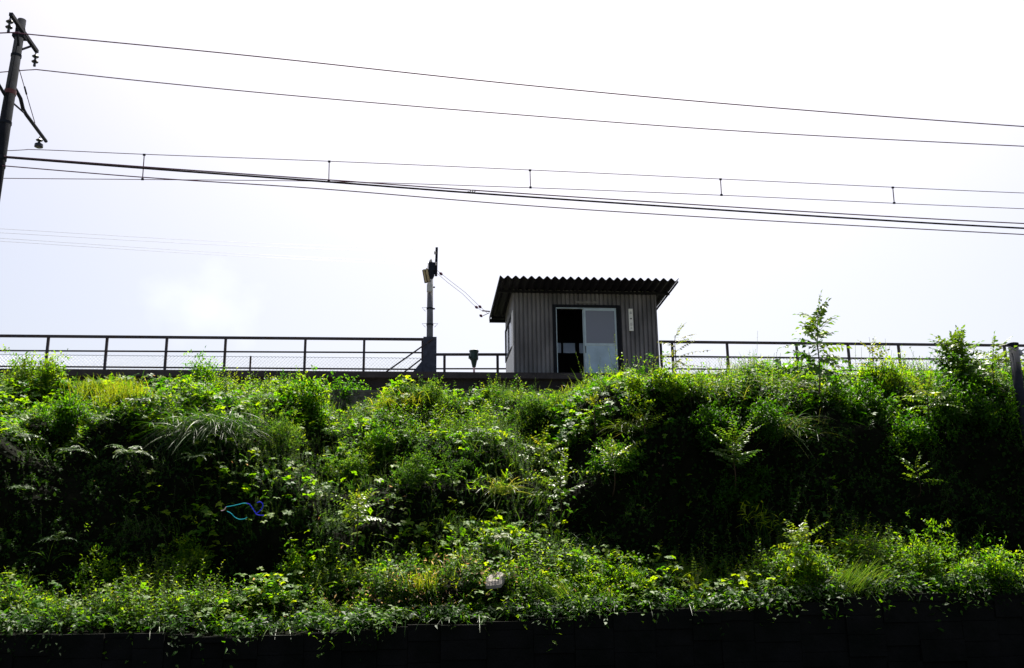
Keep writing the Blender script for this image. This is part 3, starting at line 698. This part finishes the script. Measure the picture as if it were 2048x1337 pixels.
# --- creepers hanging down over the wall in uneven curtains
vg = Veg(); n = 5000
X = XA+(XB-XA)*RS.rand(n); X = X[RS.rand(n) < (.1+.9*clump(X*1.7, X*0))]; n = len(X); dr = (fbm(X*1.6+13, X*0+2, 3)-.33)*1.3; f = RS.rand(n)
P = np.stack([X, 14.70-.10*RS.rand(n)**1.5-.25*(1-f)**4*RS.rand(n), 1.30+lip(X)-f**1.4*np.clip(dr, .12, .75)+.1*RS.rand(n)], -1)
leaves(vg, P, np.stack([RS.randn(n)*.6, -.6+RS.randn(n)*.4, -.6+RS.randn(n)*.4], -1), np.stack([RS.randn(n)*.4, -.7+RS.randn(n)*.3, .8+0*X], -1), .03+.05*RS.rand(n), .015+.03*RS.rand(n), RS.rand(n)*.35)
tag(vg.build('creepers', L_dark), kind='stuff', label='dark creepers hanging over the block wall along the bottom', cat='creepers')
# --- sprays arching out over the lip of the wall
vg = Veg(); n = 1100; X = XA+(XB-XA)*RS.rand(n); X = X[RS.rand(n) < .2+.8*clump(X*1.9+5, X*0)]; n = len(X); k = 12
o_ = (.08+.42*RS.rand(n))[:, None]; dz_ = (.05+.75*fbm(X*1.3+4, X*0+5, 2)**2*RS.rand(n)*1.6)[:, None]; f = np.linspace(.1, 1, k)[None]
P = np.stack([X[:, None]+RS.randn(n)[:, None]*.15*f, 15.05-o_*f**.7, 1.22+lip(X)[:, None]+.22*np.sin(f*3.0)*RS.rand(n)[:, None]-dz_*f**2], -1).reshape(-1, 3)+RS.randn(n*k, 3)*.02; m_ = n*k
leaves(vg, P, np.stack([RS.randn(m_), -.5+RS.randn(m_)*.5, -.2+RS.randn(m_)*.4], -1), np.array([0, -.2, 1.])+RS.randn(m_, 3)*.35, .05+.08*RS.rand(m_), .025+.04*RS.rand(m_), np.clip(np.repeat(RS.rand(n)*.6, k)+.1*RS.randn(m_), 0, 1), LANCE)
tag(vg.build('overhanging_weeds', L_weed), kind='stuff', label='leafy sprays arching out over the top edge of the dark wall', cat='weeds')
# --- low ivy carpet hugging the soil everywhere
vg = Veg(); X, t = scatter(70000, XA, XB, .0, 1.0); n = len(X)
leaves(vg, surf(X, t)+snorm(X, t)*(-.02+.10*RS.rand(n)[:, None]), RS.randn(n, 3), snorm(X, t)+RS.randn(n, 3)*.5+np.array([0, 0, .3]), .05+.05*RS.rand(n), .035+.035*RS.rand(n), RS.rand(n)*.8)
tag(vg.build('ivy', L_dark), kind='stuff', label='low ivy with shade-dark leaves hugging the soil between the weeds', cat='ivy')
# --- tall thin stalks standing above the crest on the right
vg = Veg(); sg = Veg()
X, t = scatter(260, 2.6, 13.5, .9, 1.0, lambda X, t: clump(X*1.6-9, t))
weeds(X, t, .4, .95, 22, .05, .32, .3, .9, vg, sg, LANCE, .05, .0)
X, t = scatter(90, -9.5, -3.5, .93, 1.0, lambda X, t: clump(X*1.6-9, t))
weeds(X, t, .3, .6, 22, .05, .34, .3, .9, vg, sg, LANCE, .05, .0)
tag(vg.build('tall_weeds', L_weed), kind='stuff', label='tall thin leafy weeds standing up along the crest against the sky', cat='weeds')
tag(sg.build('tall_weed_stems', M_stem), kind='stuff', label='thin upright stalks of the tall weeds along the crest', cat='weeds')
# --- fine feathery weeds in the lit middle
vg = Veg()
X, t = scatter(11500, -5.2, 3.8, .20, 1.0, lambda X, t: midlit(X, t)*(.15+.85*clump(X+3, t, 1.1)))
weeds(X, t, .15, .45, 26, .030, .4, .0, .6, vg, None, LANCE, .45, .05)
X, t = scatter(2600, XA, XB, .30, 1.0, lambda X, t: clump(X-30, t)*.6)
weeds(X, t, .12, .36, 26, .028, .42, .0, .5, vg, None, LANCE, .45, .05)
tag(vg.build('fine_weeds', L_fine), kind='stuff', label='fine feathery pale green weeds covering the middle of the slope', cat='weeds')

# --- vines with broad three-part leaves
vg = Veg()
def vine(X, t, n, L, hmax, vg, tlo=.0, thi=.8):
    """patch: n trifoliate leaves held flat above each centre"""
    m = len(X); XX = np.repeat(X, n)+RS.randn(m*n)*.22; tt = np.clip(np.repeat(t, n)+RS.randn(m*n)*.035, 0, 1)
    P = surf(XX, tt)+snorm(XX, tt)*(.03+hmax*RS.rand(m*n)[:, None])+np.array([0, 0, .05])
    N = nrm(np.array([0, -.25, 1.])+RS.randn(m*n, 3)*.38); D0 = nrm(np.cross(N, RS.randn(m*n, 3))); B0 = np.cross(N, D0)
    Ls = L*(.6+.7*RS.rand(m*n)); tn = np.clip(tlo+(thi-tlo)*RS.rand(m*n), 0, 1)
    for a_ in (-1.35, 0, 1.35):
        d = D0*math.cos(a_)+B0*math.sin(a_)-N*.12; f = 1. if a_ == 0 else .85
        leaves(vg, P+d*.01, d, N+d*.2*RS.randn(), Ls*f, Ls*f*.95, np.clip(tn+RS.randn(m*n)*.06, 0, 1), LOBE)
X, t = scatter(330, XA, XB, .64, .98, lambda X, t: clump(X+70, t, .8)*(1-.5*midlit(X, t)))
vine(X, t, 22, .11, .22, vg)
X, t = scatter(80, -4.5, 2.6, .3, .9, lambda X, t: clump(X+40, t)); vine(X, t, 16, .095, .3, vg, .3, .9)
X, t = scatter(230, XA, XB, .02, .26, lambda X, t: clump(X+90, t)); vine(X, t, 14, .085, .35, vg, .2, .95)
X, t = scatter(60, XA, XB, .28, .66, lambda X, t: shade(X, t)*.5); vine(X, t, 9, .08, .22, vg, .0, .6)
tag(vg.build('vines', L_vine), kind='stuff', label='bright yellow green vines with broad lobed leaves sprawling over the slope', cat='vines')

# --- loose grass between the weeds
vg = Veg()
X, t = scatter(2300, XA, XB, .0, 1.0, lambda X, t: (.15+.85*clump(X-60, t, .9))*(1-.9*shade(X, t)))
P = surf(np.repeat(X, 7)+RS.randn(len(X)*7)*.035, np.repeat(t, 7)); n = len(P)
blades(vg, P, rdir(n, 2.2, .6)+np.array([0, -.25, 0]), .22+.34*RS.rand(n), .25+.8*RS.rand(n), .008+.006*RS.rand(n), np.clip(RS.rand(n)*.7, 0, 1))
X, t = scatter(380, 2.5, 13.5, .9, 1.0, lambda X, t: .05+.95*clump(X*1.5-20, t*2))
P = surf(np.repeat(X, 6)+RS.randn(len(X)*6)*.03, np.repeat(t, 6)); n = len(P)
blades(vg, P, rdir(n, 2.6, .6), .25+.6*RS.rand(n)**1.5, .1+.9*RS.rand(n), .006+.006*RS.rand(n), .3+.6*RS.rand(n))
# hanging over the wall
X, t = scatter(700, XA, XB, .0, .04, lambda X, t: .2+.8*clump(X*1.5, t)); n = len(X)
blades(vg, surf(X, t), np.stack([RS.randn(n)*.5, -1+RS.randn(n)*.3, .5+RS.rand(n)*.6], -1), .14+.25*RS.rand(n), .8+.9*RS.rand(n), .009+.007*RS.rand(n), RS.rand(n)*.6)
# stalks leaning out over the wall
tag(vg.build('grass', L_grass), kind='stuff', label='loose green grass blades between the weeds and along the crest', cat='grass')
# pale dry leaves and dead stalks caught in the green
vg = Veg(); X, t = scatter(800, XA, XB, .0, 1.0, lambda X, t: (1-.8*shade(X, t))*clump(X+11, t, 1.3)); n = len(X)
X2 = 0.2+.9*RS.randn(500); t2 = np.clip(.13+.06*RS.randn(500), 0, .25); X = np.concatenate([X, X2]); t = np.concatenate([t, t2]); n = len(X)
leaves(vg, surf(X, t)+snorm(X, t)*(.1+.25*RS.rand(n)[:, None]), RS.randn(n, 3), rdir(n, .8), .03+.05*RS.rand(n), .012+.02*RS.rand(n), RS.rand(n), OVAL)
tag(vg.build('dry_leaves', L_dead), kind='stuff', label='scattered pale dry leaves caught in the weeds', cat='dry leaves')

# ------------------------------------------------------------------ single plants
def root(px, py, dz=0):
    """slope point seen at that direction: search along t for the depth that fits"""
    best = None
    for t in np.linspace(0, 1, 160):
        p = surf(np.array([0.]), np.array([t]))[0]
        for _ in range(3):
            q = at(px, py, p[1]); p = surf(np.array([q.x]), np.array([t]))[0]
        e = abs(q.z-p[2])
        if best is None or e < best[0]: best = (e, q.x, t, p)
    return best[1], best[2], np.array(best[3])
def frond(P, D, N, L, npair, ll, lw, droop, lv, st, tint, tpl=OVAL, taper=.35, ang=1.15, fold=.25):
    """compound leaf: curved rachis with paired leaflets"""
    D = D/np.linalg.norm(D); s = np.linspace(0, 1, npair+2); up_ = np.array([0, 0, 1.])
    hzv = np.array([D[0], D[1], 0])+1e-4; hzv /= np.linalg.norm(hzv)
    c = P+D*(s*L)[:, None]-up_*(droop*L*s**2)[:, None]
    T = nrm(np.gradient(c, axis=0)); B = nrm(np.cross(T, np.broadcast_to(N, T.shape))); Nn = np.cross(B, T)
    stems(st, c[:-1], c[1:], .0035*(L/.4))
    i = np.arange(1, npair+1); tp = 1-taper*np.abs(s[i]-.45)*2
    for sg_ in (1, -1):
        d = B[i]*sg_*math.sin(ang)+T[i]*math.cos(ang)-up_*fold+RS.randn(npair, 3)*.10
        leaves(lv, c[i], d, Nn[i]+np.array([0, -.55, 0])+RS.randn(npair, 3)*.4, ll*tp*(.85+.3*RS.rand(npair)), lw*tp, np.clip(tint+RS.randn(npair)*.08, 0, 1), tpl)
    leaves(lv, c[-1:], T[-1:], Nn[-1:], np.array([ll*.8]), np.array([lw*.8]), np.array([tint]), tpl)
def sapling(px, py, ptop, nf, fl, label, name='sapling', lean=0., npair=8, ll=.09, lw=.036, droop=.35, tint=.4, m=L_tree, group='tree saplings', bottom=.25, cat='sapling', young=True, dY=0.):
    """whippy young tree: a thin stem, long compound leaves all round; ptop: height of the tip in the photograph"""
    x, t, p = root(px, py); top = at(px+lean, ptop, p[1]+dY); H = top.z-p[2]
    th = thing(name, tuple(p), label, cat, group)
    n = 9; s = np.linspace(0, 1, n); wob = .02*H*np.sin(s*5+px)
    c = np.stack([p[0]+(top.x-p[0])*s**1.3+wob*(1-s)*s*4, p[1]+dY*s**.7, p[2]-.05+(H+.05)*s], -1)
    ll *= 1.65; lw *= 2.2; nf = int(nf*1.5); fl *= 1.7; npair = max(5, npair-1)
    MB().tube([Vector(q) for q in c], list(.014*(H/1.2)**.5*(1-.75*s)+.002), 6).build('stem', M_bark, th, True)
    lv = Veg(); st = lv
    for k in range(nf):
        f = bottom+(1-bottom)*((k+.5)/nf)**.9; a = k*2.4+px*.1+RS.randn()*.9
        P = np.array([np.interp(f, s, c[:, j]) for j in range(3)])
        el = .25+.65*f**2+RS.randn()*.3
        D = np.array([math.cos(a)*math.cos(el), math.sin(a)*math.cos(el), math.sin(el)])
        L = fl*(1.1-.5*f)*(.55+.65*RS.rand())
        frond(P, D, np.array([0, 0, 1.])+RS.randn(3)*.35, L, npair, ll*(1.05-.4*f), lw*(1.05-.4*f), droop*(1-.5*f), lv, st, np.clip(tint+.35*f-.15+RS.randn()*.08, 0, 1))
    lv.build('foliage', m, th)
    return th
sapling(1640, 800, 632, 24, .5, 'tallest sapling with arching compound leaves rising above the right railing', lean=-4, npair=6, ll=.12, lw=.05, droop=.55, tint=.35, bottom=.3)
sapling(1915, 800, 685, 48, .42, 'bushy sapling near the right edge reaching above the railing, left of the steel post', npair=7, ll=.1, lw=.042, tint=.3, droop=.25, bottom=.25)
sapling(1350, 775, 672, 9, .5, 'slender pale sapling in front of the railing at the right corner of the shed', npair=9, ll=.065, lw=.024, tint=.75, bottom=.35, droop=.35)
sapling(1745, 790, 692, 9, .3, 'small sapling with reddish tip between the two tall saplings', npair=6, ll=.07, lw=.032, tint=.6, bottom=.35)
sapling(1985, 790, 705, 10, .5, 'low wide sapling with hanging leaflets just left of the steel post', npair=8, ll=.1, lw=.04, tint=.4, bottom=.5)
sapling(1465, 985, 880, 16, .5, 'star shaped sapling with feathery leaves in the dark area right of centre', npair=10, ll=.085, lw=.03, droop=.2, tint=0.33, bottom=.45, dY=-.7)
sapling(1085, 975, 888, 12, .45, 'sapling with orange tinted top leaves below the shed', npair=8, ll=.07, lw=.028, droop=.3, tint=0.53, bottom=.4, dY=-.7)
sapling(1225, 985, 905, 11, .5, 'sapling with pale layered leaves below the shed door', npair=9, ll=.075, lw=.03, droop=.25, tint=0.48, bottom=.45, dY=-.7)
sapling(1120, 1040, 948, 14, .55, 'broad sapling with white glinting leaflets at the centre of the slope', npair=9, ll=.08, lw=.032, droop=.35, tint=0.38, bottom=.4, dY=-.7)
sapling(715, 1085, 1005, 14, .45, 'flat topped sapling with yellow green leaves left of centre', npair=8, ll=.07, lw=.03, droop=.3, tint=0.48, bottom=.5, dY=-.7)
sapling(1600, 1150, 1070, 18, .42, 'low rounded sapling on the ledge right of centre', npair=8, ll=.07, lw=.028, droop=.4, tint=.5, bottom=.4)
sapling(1290, 880, 830, 9, .35, 'small sapling half hidden in weeds under the right wall of the shed', npair=8, ll=.06, lw=.024, droop=.3, tint=.45, bottom=.4)
sapling(1830, 990, 935, 7, .3, 'tiny bright sapling alone in the dark right part of the slope', npair=5, ll=.07, lw=.034, droop=.3, tint=0.38, bottom=.4, dY=-.7)
sapling(1190, 860, 800, 8, .32, 'small sapling under the shed door in the upper weeds', npair=7, ll=.055, lw=.024, tint=.5, bottom=.4)
sapling(1390, 1215, 1165, 10, .4, 'low sapling with paired leaflets lying on the ledge above the wall', npair=8, ll=.06, lw=.026, droop=.4, tint=.5, bottom=.4)
sapling(1850, 850, 775, 12, .42, 'sapling with yellow feathery leaves below the bushy sapling at the right', npair=10, ll=.08, lw=.028, droop=.35, tint=0.53, bottom=.4, dY=-.7)

def fern(px, py, nf, L, label, tint=.5, el0=.5, dY=0., up_=0.):
    x, t, p = root(px, py); p = p+np.array([0, dY, up_])
    th = thing('fern', tuple(p), label, 'fern', 'fern plants'); lv = Veg(); st = lv
    nf += 2
    for k in range(nf):
        a = -math.pi/2+(k-(nf-1)/2)*(4.4/nf)+RS.randn()*.15; el = el0+.15+RS.rand()*.6-.25
        D = np.array([math.cos(a)*math.cos(el), math.sin(a)*math.cos(el), math.sin(el)])
        frond(p.copy(), D, np.array([0, -.2, 1.]), L*.8*(.5+.7*RS.rand()), 13, L*.2, L*.06, .5, lv, st, np.clip(tint*.6+RS.randn()*.15, 0, 1), LANCE, taper=.85, ang=1.25, fold=.02)
    lv.build('foliage', L_fern, th)
for args in (
    (50, 885, 6, .6, 'pale fern with spreading fronds at the left edge', .7, .35, -.2, .1),
    (150, 915, 6, .5, 'fern with yellow green fronds at the left above the dark hollow', .55, .4, -.25, .1),
    (265, 925, 7, .6, 'wide pale fern over the top of the dark hollow on the left', .6, .35, -.3, .12),
    (395, 935, 5, .45, 'fern with curled down frond under the big grass tussock', .75, .4, -.25, .15),
    (290, 820, 6, .55, 'pale grey fern in front of the yellow grass', .85, .35, -.15, .12),
    (205, 850, 5, .45, 'small fern between the yellow grass and the left edge', .6, .4, -.15, .05),
    (90, 790, 6, .5, 'fern near the crest at the upper left', .5, .6, 0, .05),
    (325, 765, 7, .6, 'upright blue grey fern sticking up before the left railing', .55, .95, 0, .05),
    (470, 775, 6, .5, 'fern with light fronds on the crest beside the brown fence post', .7, .7, 0, .05),
    (120, 1095, 5, .45, 'dark fern low in the hollow at the lower left', .3, .45, -.1, .1),
    (1000, 1095, 6, .42, 'white glinting fern right under the centre saplings', 1., .3, -.25, .15),
    (45, 990, 5, .4, 'small fern at the left edge halfway down', .4, .45, -.1, .1),
    (1530, 800, 5, .5, 'fern under the right railing left of the tallest sapling', .4, .5, 0, .1),
    (1905, 850, 6, .55, 'yellow green fern in the bushes near the steel post', .45, .4, -.2, .1),
    (20, 760, 5, .4, 'fern on the crest at the far left under the railing', .45, .7, 0, 0.05)): fern(*args)

def tussock(px, py, n, H, bend, wd, label, m=L_grass, tlo=.0, thi=1., name='grass_tussock', spread=.12, dY=0, dirn=(0, -.4, 0), upb=1.3, rnd=.75):
    x, t, p = root(px, py); p = p+np.array([0, dY, 0]); q = p+RS.randn(n, 3)*spread*np.array([1, .6, .3])
    vg = Veg(); D = rdir(n, upb, rnd)+np.array(dirn)
    blades(vg, q, D, H*(.55+.6*RS.rand(n)), bend*(.4+.9*RS.rand(n)), wd*(.6+.7*RS.rand(n)), tlo+(thi-tlo)*RS.rand(n)**1.5, 7)
    tag(vg.build(name, m, None, p), label, 'grass', 'grass clumps')
tussock(425, 865, 1700, .45, 1.15, .012, 'big dark arching grass tussock with pale tips on the upper left slope', spread=.3, dY=-.3, thi=.6, upb=1.1, rnd=.9)
tussock(250, 805, 420, .42, .25, .009, 'bright yellow upright grass under the left railing', L_yell, .0, .7, spread=.3, upb=2.6)
tussock(190, 795, 200, .4, .3, .009, 'smaller yellow green grass patch left of the bright yellow one', L_yell, 0, .6, spread=.2, upb=2.4)
tussock(1120, 1215, 300, .62, .25, .008, 'long thin fresh grass leaning left on the ledge at the centre', L_grass, .35, .8, spread=.2, dirn=(-.5, -.1, 0), upb=2.2, rnd=.5)
tussock(1705, 1215, 280, .6, .3, .008, 'long thin grass clump leaning right on the ledge at the right', L_grass, .35, .8, spread=.2, dirn=(.45, -.2, 0), upb=1.8, rnd=.5)
tussock(850, 1185, 120, .4, .3, .01, 'short yellow grass on the ledge left of the pale rock', L_yell, .1, .8, spread=.15, upb=2.4)
tussock(1560, 800, 700, .7, .9, .013, 'glossy arching grass tussock below the railing left of the tallest sapling', spread=.28)
tussock(1440, 800, 380, .62, .8, .012, 'arching grass tussock right of the shed corner', spread=.25)
tussock(1570, 865, 420, .6, 1., .012, 'hanging grass tussock with white tips over the dark right hollow', spread=.25, thi=1.)
tussock(1260, 860, 160, .45, 1.1, .012, 'pale drooping grass blades under the right part of the shed', L_grass, .5, 1, spread=.12)
tussock(1115, 785, 300, .42, .6, .011, 'tall grass clump with drooping blades before the shed wall left of its door', spread=.22, tlo=.2, upb=2.)
tussock(1160, 780, 120, .3, .5, .012, 'grass clump with yellow blades before the open shed door', L_yell, 0, .8, spread=.2, upb=2.)
tussock(800, 815, 260, .42, .7, .012, 'yellowish grass clump under the concrete lamp pole', L_yell, 0, .7, spread=.25, upb=1.6)
tussock(1255, 780, 140, .3, .5, .011, 'low grass clump under the vertical sign', spread=.13, tlo=.2, upb=2.)
tussock(1000, 985, 90, .45, .8, .016, 'broad grass blades with white glints at the centre of the slope', L_grass, .5, 1, spread=.1, upb=1., dY=-.2)
tussock(860, 765, 90, .32, .5, .008, 'small grass tuft at the foot of the concrete pole', spread=.1, tlo=.3, upb=2.2)
tussock(990, 775, 90, .34, .5, .007, 'small grass tuft in front of the low railing', spread=.12, tlo=.2, upb=2.4)
tussock(325, 1190, 160, .36, .3, .008, 'pale grass patch on the ledge at the lower left', spread=.2, tlo=.4, upb=2.2)
tussock(1790, 790, 240, .5, .4, .008, 'thin upright grass between the saplings at the right railing', spread=.2, tlo=.4, upb=2.6)

def broadleaf(px, py, n, L, label, tint=.7, H=.5, dY=-.2):
    """bamboo grass: canes with long broad blades"""
    x, t, p = root(px, py); p = p+np.array([0, dY, 0]); th = thing('bamboo_grass', tuple(p), label, 'bamboo grass', 'bamboo grass plants'); lv = Veg(); st = lv
    B = p+RS.randn(n, 3)*np.array([.16, .12, .02]); T = B+rdir(n, 3., .5)*H*(.6+.6*RS.rand(n))[:, None]; stems(st, B, T, .005)
    k = 5; f = np.repeat(np.linspace(.5, 1, k)[None], n, 0)[..., None]; P = (B[:, None]*(1-f)+T[:, None]*f).reshape(-1, 3); m_ = n*k
    leaves(lv, P, rdir(m_, .45, .8), rdir(m_, 1.6, .6), L*(.7+.5*RS.rand(m_)), L*.17, np.clip(tint+RS.randn(m_)*.15, 0, 1), LANCE)
    lv.build('foliage', L_vine, th)
broadleaf(1520, 1075, 12, .17, 'bright yellow green bamboo grass in the dark right of centre', .85)
broadleaf(980, 1000, 12, .2, 'pale bamboo grass at the centre of the slope', .6)
broadleaf(1760, 1125, 10, .15, 'bamboo grass above the ledge at the lower right', .5, .4)
broadleaf(920, 1150, 10, .14, 'dark bamboo grass above the pale rock', .4, .35)
broadleaf(1960, 1110, 12, .15, 'bamboo grass on the ledge near the right edge', .5, .4)

def shrub(px, py, rx, rz, n, L, label, m=L_weed, tlo=0., thi=.7, tpl=OVAL, wr=.45, dY=0., name='shrub'):
    """rounded bush: many short twigs on a lumpy mound, leaves near their tips"""
    x, t, p = root(px, py); p = p+np.array([0, dY, 0]); th = thing(name, tuple(p), label, 'shrub', 'shrubs on the slope'); lv = Veg(); st = lv
    n = int(n*.75); L = L*1.35; rz = rz*1.15
    nb = 8; bc = rdir(nb, .2, .8)*np.array([rx*.95, rx*.5, rz*.55])*(.6+.5*RS.rand(nb))[:, None]+np.array([0, -.05, rz*.25]); br = .18+.42*RS.rand(nb)
    w_ = RS.randint(0, nb, n); d = rdir(n, .35, 1.); lump = .6+.7*fbm(d[:, 0]*3+px, d[:, 2]*3+d[:, 1]*2+py, 3)
    tip = p+bc[w_]+d*np.array([rx, rx*.9, rz*1.1])*(br[w_]*lump*(.5+.6*RS.rand(n)**.5))[:, None]; bs = p+(tip-p)*.35
    sp = RS.rand(n) < .22; tip[sp] += (np.array([0, 0, 1.])+RS.randn(sp.sum(), 3)*.45)*(.05+.24*RS.rand(sp.sum()))[:, None]
    k_ = RS.rand(n) < .35; stems(st, bs[k_], tip[k_], .004)
    k = 9; P = np.repeat(tip, k, 0)+RS.randn(n*k, 3)*L*.55; dd = np.repeat(d, k, 0)
    leaves(lv, P, dd*.4+RS.randn(n*k, 3)*.6+np.array([0, 0, .1]), dd*.4+np.array([0, 0, .9])+RS.randn(n*k, 3)*.45, L*(.6+.7*RS.rand(n*k)), L*wr, np.clip(np.repeat(tlo+(thi-tlo)*RS.rand(n), k)+RS.randn(n*k)*.1, 0, 1), tpl)
    lv.build('foliage', m, th)
for a in (
    (75, 775, .45, .42, 420, .05, 'bright leafy shrub reaching the left railing at its first post', L_weed, .3, .9),
    (400, 785, .42, .36, 380, .05, 'shrub with yellow green leaves before the fourth railing post', L_vine, .1, .7),
    (130, 860, .6, .4, 460, .055, 'dark leafy shrub on the upper slope at the far left', L_weed, 0, .5),
    (700, 800, .5, .4, 420, .05, 'dark shrub with big leaves under the left railing near the lamp pole', L_vine, 0, .5),
    (600, 815, .55, .35, 420, .06, 'shrub of broad heart shaped leaves under the middle of the left railing', L_vine, 0, .8),
    (860, 815, .5, .35, 520, .035, 'round pale shrub under the concrete lamp pole', L_fine, .1, .7),
    (1080, 850, .65, .5, 700, .035, 'large round shrub below the left wall of the shed', L_fine, 0, .6),
    (780, 900, .4, .35, 420, .04, 'bright green shrub at the middle of the lit slope', L_vine, 0, .7),
    (560, 900, .55, .35, 560, .033, 'pale shrub right of the big grass tussock', L_fine, .1, .7),
    (870, 960, .6, .4, 600, .033, 'blue green shrub at the lower middle of the lit slope', L_fine, 0, .5),
    (690, 960, .5, .32, 520, .033, 'pale green shrub left of the centre hollow', L_fine, 0, .7),
    (950, 880, .45, .35, 420, .035, 'small shrub below the dark green box', L_fine, .1, .7),
    (1320, 800, .6, .42, 560, .05, 'yellow green shrub at the foot of the right shed corner', L_weed, .2, .9),
    (1480, 870, .7, .45, 620, .045, 'dark glossy shrub over the right hollow', L_weed, 0, .4),
    (1690, 840, .7, .5, 620, .055, 'dark shrub below the tallest sapling', L_weed, 0, .5),
    (1760, 790, .5, .42, 460, .055, 'yellow green shrub under the railing between the saplings', L_vine, .2, .9),
    (1920, 850, .7, .55, 620, .055, 'dark dense shrub beneath the bushy sapling', L_weed, 0, .45),
    (2030, 860, .5, .5, 420, .05, 'shrub just behind the steel post', L_weed, 0, .5),
    (1820, 900, .5, .4, 420, .05, 'shrub with scattered bright leaves on the right slope', L_vine, 0, .6),
    (1250, 950, .6, .4, 520, .04, 'dim shrub behind the pale layered sapling', L_weed, 0, .4),
    (1480, 1000, .5, .4, 460, .05, 'dark shrub around the star shaped sapling', L_weed, 0, .35),
    (400, 1160, .45, .38, 420, .045, 'bright leafy shrub on the ledge at the lower left', L_weed, .3, .85),
    (210, 1185, .5, .38, 420, .045, 'rounded shrub on the ledge near the left edge', L_weed, .2, .8),
    (600, 1165, .45, .35, 420, .045, 'shrub on the ledge under the coloured cord', L_weed, .2, .8),
    (880, 1185, .4, .28, 360, .045, 'shrub with yellow leaves on the ledge left of the pale rock', L_vine, .3, .95),
    (1230, 1195, .55, .32, 520, .04, 'shrub with upright shoots on the ledge right of the thin grass', L_weed, .3, .85),
    (1600, 1165, .5, .42, 460, .045, 'rounded leafy shrub on the ledge right of centre', L_weed, .3, .85),
    (1850, 1150, .6, .42, 560, .045, 'wide shrub on the ledge at the lower right', L_weed, .25, .8),
    (1990, 1185, .5, .36, 420, .045, 'shrub on the ledge at the right edge', L_vine, .1, .8)):
    shrub(*a)

# ------------------------------------------------------------------ small things in the green
x, t, p = root(990, 1180); rk = MB(); k0 = Vector((p[0], p[1]-.08, p[2]+.13)); n_ = 11; rg = random.Random(4); ring = []
for q in range(n_):
    a = 2*math.pi*q/n_; r_ = 1+.3*(rg.random()-.5); ring.append(Vector((.17*r_*math.cos(a), .12*r_*math.sin(a), .05*math.cos(a)+.09*math.sin(a)+.03*rg.random())))
rk.v = [tuple(k0+q*.97+Vector((0, 0, -.05))) for q in ring]+[tuple(k0+q) for q in ring]+[tuple(k0+q*.7+Vector((0, 0, .035+.02*rg.random()))) for q in ring]+[tuple(k0+Vector((0, 0, .04)))]
rk.f = [tuple(range(n_))[::-1]]+[(b_+q, b_+(q+1) % n_, b_+n_+(q+1) % n_, b_+n_+q) for b_ in (0, n_) for q in range(n_)]+[(2*n_+q, 2*n_+(q+1) % n_, 3*n_) for q in range(n_)]
tag(rk.build('rock', M_rock), 'flat pale rock lying among the ledge weeds at the centre', 'rock')
x, t, p = root(1975, 1165); rk = MB(); rk.lathe((p[0], p[1]-.05, p[2]+.22), [(.05, 0), (.09, .03), (.075, .07), (.03, .09)], 7)
tag(rk.build('rock', M_rock), 'small white stone among the ledge weeds near the right edge', 'rock')
YCD = 16.45
def cpt(L, dy=0): return smooth([at(x, y, YCD+dy) for x, y in L], 6)
cd_ = thing('cord', tuple(at(445, 1021, YCD)), 'looped cyan and blue cord caught on the dark lower left slope', 'cord')
MB().tube(cpt([(453, 1014), (465, 1012), (478, 1009), (487, 1007), (493, 1007)]), .007, 6).tube(cpt([(454, 1023), (462, 1027), (470, 1035), (479, 1039), (489, 1038), (494, 1035)]), .007, 6).build('cord_strand', M_cyan, cd_)
MB().tube(cpt([(493, 1007), (499, 1009), (505, 1017), (509, 1023), (513, 1029), (520, 1031), (528, 1031)]), .008, 6).build('cord_strand', M_blue, cd_)
MB().tube(cpt([(513, 1027), (519, 1023), (525, 1015), (525, 1008), (520, 1004), (514, 1006)], -.03), .008, 6).build('cord_strand', M_blue, cd_)
MB().tube(cpt([(442, 1022), (448, 1020.5), (451, 1016), (453, 1014)]), .008, 6).build('cord_end', M_pink, cd_)
